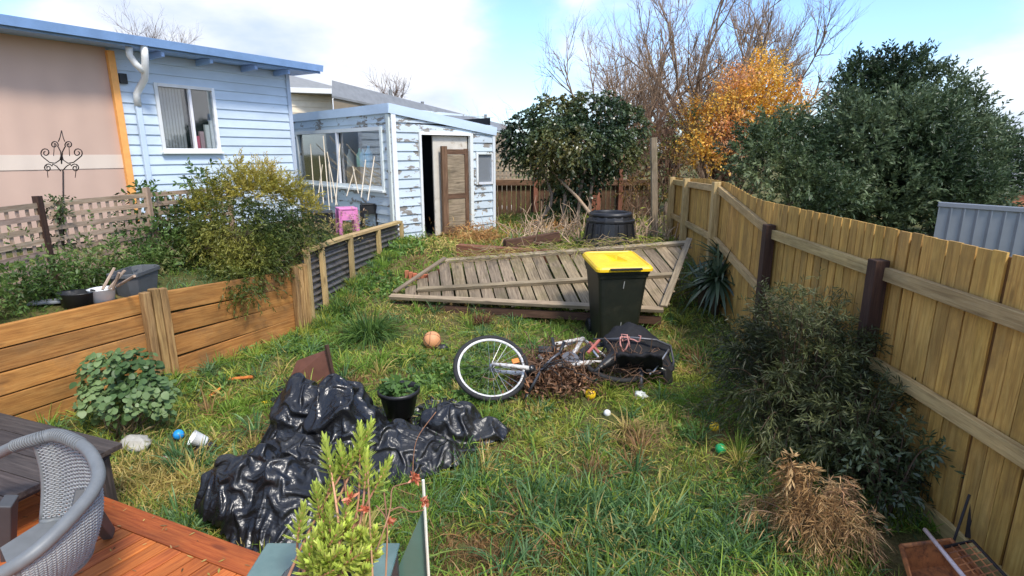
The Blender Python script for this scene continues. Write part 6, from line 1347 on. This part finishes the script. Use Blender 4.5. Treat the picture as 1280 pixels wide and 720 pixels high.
def build_grass():
    m = MB()
    for (y0, y1, x0, x1, dens, L, W, seg) in ((2.3, 3.6, -2.9, 2.7, 6000, .18, .0058, 4), (3.6, 5.2, -3.7, 2.8, 4200, .155, .007, 4), (5.2, 7.6, -3.1, 2.95, 2500, .15, .009, 3), (7.6, 15.0, -2.8, 4.2, 800, .20, .013, 3)):
        n = int((y1-y0)*(x1-x0)*dens); nt = n//9; cx = rng.uniform(x0, x1, nt); cy = rng.uniform(y0, y1, nt); i = rng.integers(0, nt, n); sg = .028 if y1 < 8 else .06
        x = cx[i]+rng.normal(size=n)*sg; y = cy[i]+rng.normal(size=n)*sg; ok = ~keepout(x, y); x, y, i = x[ok], y[ok], i[ok]; n = len(x)
        P0 = np.stack([x, y, ground_z(x, y)-.005], 1); cc, lf = grass_cols(P0)
        pd = .5+.5*np.sin(2.3*x+1.1)*np.sin(1.9*y+.5); thin = rng.uniform(size=n) < .55+.45*pd; P0, cc, lf, i = P0[thin], cc[thin], lf[thin], i[thin]; n = len(P0)
        ta = rng.uniform(0, 2*math.pi, nt)[i]; lean = (rng.uniform(.1, .75, nt))[i]; D = np.stack([np.cos(ta)*lean, np.sin(ta)*lean, np.ones(n)], 1)+rng.normal(size=(n, 3))*(.35, .35, .1)
        th = rng.uniform(.6, 1.35, nt)[i]; Ln = L*lf*th*rng.uniform(.5, 1.25, n)
        m.straps(P0, D, Ln, W*rng.uniform(.7, 1.4, n)*(1+.45*(lf > 1.25)), cc*1.0, prof=(.8, 1, .75, .06) if seg == 4 else (.9, 1, .08), droop=rng.uniform(.15, .95, n), tipcol=None)
    tag(m.build('lawn_grass', M['blade'], base=(0, 5, 0)), 'long unmown grass in green and yellow patches', 'grass', kind='stuff')
    # loose longer tufts
    m = MB(); wl = [WA0, WA, WB, WC]+CORR
    for k in range(150):
        f = random.uniform(.6, len(wl)-1.01); i_ = int(f); q_ = wl[i_]+(wl[i_+1]-wl[i_])*(f-i_)+np.array((random.uniform(.09, .40), 0)); cs = random.choice([FRESH, FRESH, YG, DEEP])
        clump('', '', '', np.array((q_[0], q_[1], float(ground_z(*q_)))), random.randint(25, 70), random.uniform(.16, .34), random.uniform(.007, .012), cs, random.uniform(.7, 1.2), mesh=m, droop=.6, rad=.06)
    for k in range(430):
        x = random.uniform(-3.4, 2.6); y = 2.4+5.6*random.random()**1.5
        if keepout(np.array([x]), np.array([y]))[0]: continue
        cs = random.choice([FRESH, YG, DEEP, DEEP, STRAW, FRESH, BROWN]); clump('', '', '', np.array((x, y, float(ground_z(x, y)))), random.randint(14, 60), random.uniform(.16, .46), random.uniform(.006, .013), [tuple(1.05*q for q in c_) for c_ in cs], random.uniform(.7, 1.4), mesh=m, droop=.7, rad=random.uniform(.03, .09))
    tag(m.build('grass_tufts', M['blade'], base=(0, 5, 0)), 'loose longer tufts of green and dry grass', 'grass', kind='stuff')
    # broad leaved weeds
    m = MB()
    for (x, y, n, rx, ry, L, h) in ((235, 490, 60, .5, .25, .055, .10), (300, 440, 60, .6, .25, .05, .10), (520, 485, 60, .3, .2, .07, .12), (575, 470, 80, .28, .22, .065, .10), (590, 500, 70, .25, .15, .06, .10), (640, 525, 50, .3, .15, .045, .07), (520, 455, 60, .3, .2, .05, .08), (480, 345, 90, .35, .35, .07, .12), (510, 310, 120, .35, .5, .08, .15), (430, 400, 60, .2, .3, .05, .1), (920, 610, 50, .3, .2, .04, .05), (860, 540, 50, .2, .2, .04, .06), (950, 660, 50, .25, .15, .04, .06), (600, 440, 50, .3, .2, .05, .07), (160, 600, 30, .2, .1, .04, .05), (390, 440, 70, .35, .3, .05, .1), (880, 440, 60, .4, .3, .05, .1)):
        c = on_ground(x, y); P = c+rng.normal(size=(n, 3))*(rx*.6, ry*.6, 0); k_ = ~keepout(P[:, 0], P[:, 1]); P = P[k_]; P[:, 2] = ground_z(P[:, 0], P[:, 1]); 
        if len(P): m.sprigs(P, unit(rng.normal(size=(len(P), 3))*.4+(0, 0, 1)), h*rng.uniform(.4, 1.2, len(P)), 7, L, L*.42, pal([(.07, .14, .03), (.12, .22, .045), (.18, .30, .07)], 3, .2), spread=1.1, prof=(.3, 1, .8, .08), droop=.1)
    tag(m.build('broadleaf_weeds', M['leaf']), 'low broad leaved weeds scattered through the grass', 'weeds', kind='stuff')
    # plant in the black pot
    m = MB(); n = 26; P = np.tile(POT+np.array((0, 0, .20)), (n, 1))+rng.normal(size=(n, 3))*(.05, .05, 0); m.sprigs(P, unit(rng.normal(size=(n, 3))*.5+(-.1, 0, 1)), rng.uniform(.08, .2, n), 7, .085, .035, pal([(.08, .16, .04), (.14, .25, .07)], 3), spread=1.1, prof=(.3, 1, .8, .08)); tag(m.build('potted_weed', M['leaf']), 'light green leafy weed growing out of the black pot', 'plant')
    # dead stalks and dry straw lying about
    m = MB(); n = 5200; x = rng.uniform(-3.6, 2.7, n); y = 2.4+7*rng.uniform(size=n)**1.4; ok = ~keepout(x, y); x, y = x[ok], y[ok]; n = len(x); P0 = np.stack([x, y, ground_z(x, y)+rng.uniform(.01, .07, n)], 1); a = rng.uniform(0, 6.28, n)
    m.straps(P0, np.stack([np.cos(a), np.sin(a), rng.normal(size=n)*.18], 1), rng.uniform(.05, .18, n), rng.uniform(.0025, .006, n), np.array(STRAW+BROWN)[rng.integers(0, 6, n)]*rng.uniform(.7, 1.2, (n, 1)), prof=(.8, 1, .4), droop=rng.normal(size=n)*.25)
    tag(m.build('dry_straw', M['leaf_dry'], base=(0, 5, 0)), 'dry straw and dead stalks lying in the grass', 'straw', kind='stuff')
    # grass on the terrace
    m = MB(); n = 15000; x = rng.uniform(-6.2, -2.3, n); y = rng.uniform(3.2, 10.4, n); ws = np.array([WA0, WA, WB, WC]+CORR); ok = x < np.interp(y, ws[:, 1], ws[:, 0])-.12; x, y = x[ok], y[ok]; n = len(x); ed = np.interp(y, ws[:, 1], ws[:, 0])-x
    P0 = np.stack([x, y, .86+.09*np.clip(ed/2.0, 0, 1)+0*x], 1); m.straps(P0, rng.normal(size=(n, 3))*.4+(0, 0, 1), rng.uniform(.05, .17, n), .007, pal(FRESH+DEEP, 1.5, .2)(P0)*.9, prof=(.9, 1, .08), droop=rng.uniform(.2, .8, n))
    tag(m.build('terrace_grass', M['blade'], base=(-4, 6, .9)), 'short grass on the raised terrace behind the timber wall', 'grass', kind='stuff')
build_grass()
def build_fallen_leaves():
    n = 150; E0, E1 = spot(130, 620, DZ)[:2], spot(322, 690, DZ)[:2]; ed = unit(E1-E0); nn = np.array((ed[1], -ed[0])); nn = nn if nn[1] < 0 else -nn
    t = rng.uniform(-2, 2.5, n); d = np.abs(rng.normal(size=n))*.4; xy = E0+ed*t[:, None]+nn*d[:, None]; m = MB(); P0 = np.c_[xy, np.full(n, DZ+.004)]; a = rng.uniform(0, 6.28, n); k = n//3
    m.straps(P0, np.stack([np.cos(a), np.sin(a), 0*a+.05], 1), rng.uniform(.015, .05, n), rng.uniform(.002, .012, n), np.array(STRAW+BROWN+[(.1, .06, .03)])[rng.integers(0, 7, n)], prof=(.3, 1, .8, .1), wref=np.tile((0, 0, 1.), (n, 1)), droop=0)
    tag(m.build('fallen_leaves', M['leaf_dry'], base=(-1.5, 2.3, DZ)), 'dry leaf scraps and grass bits blown onto the deck', 'leaf litter', kind='stuff')
build_fallen_leaves()
def build_vines():
    # dry vines over the back edge of the fallen panel and orange dry heap before the shed
    m = MB()
    for k in range(60):
        x = random.uniform(-.9, 1.9); y = 8.6+.0*x+random.uniform(-.25, .15); p = np.array((x, y, float(panel_z(x, y))+.10)); d = unit(np.array((random.uniform(-1, 1), random.uniform(-.6, .2), random.uniform(-.1, .3)))); pts = [p]
        for q in range(6): d = unit(d+rng.normal(size=3)*.35); d[2] *= .6; nx_ = pts[-1]+d*random.uniform(.05, .11); nx_[2] = max(nx_[2], float(panel_z(nx_[0], nx_[1]))+.06); pts.append(nx_)
        m.tube(pts, .0035, 4, c=(.38, .28, .17), caps=False)
    n = 700; x = rng.uniform(-.9, 2.3, n); y = 8.62+rng.normal(size=n)*.10; P0 = np.stack([x, y, panel_z(x, y)+.09], 1); m.straps(P0, rng.normal(size=(n, 3))*(1, .6, .4), rng.uniform(.06, .2, n), .007, np.array(STRAW+YG)[rng.integers(0, 6, n)]*.8, prof=(.9, 1, .1), droop=.3)
    tag(m.build('dry_vines', M['leaf_dry']), 'dry vines and straw draped over the back of the fallen panel', 'vines', kind='stuff')
    m = MB()
    for (x, y, n, L, cc, h) in ((592, 300, 1300, .17, ORANGE, .22), (560, 312, 600, .15, STRAW, .15), (640, 284, 1100, .16, STRAW+FRESH, .16), (690, 290, 900, .15, ORANGE, .14), (520, 308, 260, .14, FRESH, .18), (700, 275, 260, .2, STRAW+YG, .2), (600, 268, 300, .2, YG+STRAW, .2), (790, 285, 300, .2, YG+STRAW, .2), (650, 262, 350, .2, YG+FRESH, .2)):
        c = on_ground(x, y); P = c+rng.normal(size=(n, 3))*(.32, .28, 0); P[:, 2] = ground_z(P[:, 0], P[:, 1])+np.abs(rng.normal(size=n))*h*.7; a = np.array(cc)
        m.straps(P, rng.normal(size=(n, 3))*.7+(0, 0, .7), L*rng.uniform(.5, 1.3, n), rng.uniform(.006, .014, n), a[rng.integers(0, len(a), n)]*rng.uniform(.8, 1.25, (n, 1)), prof=(.8, 1, .6, .08), droop=rng.uniform(.2, 1, n))
    tag(m.build('dry_undergrowth', M['leaf_dry']), 'orange and straw coloured undergrowth before the shed', 'undergrowth', kind='stuff')
build_vines()
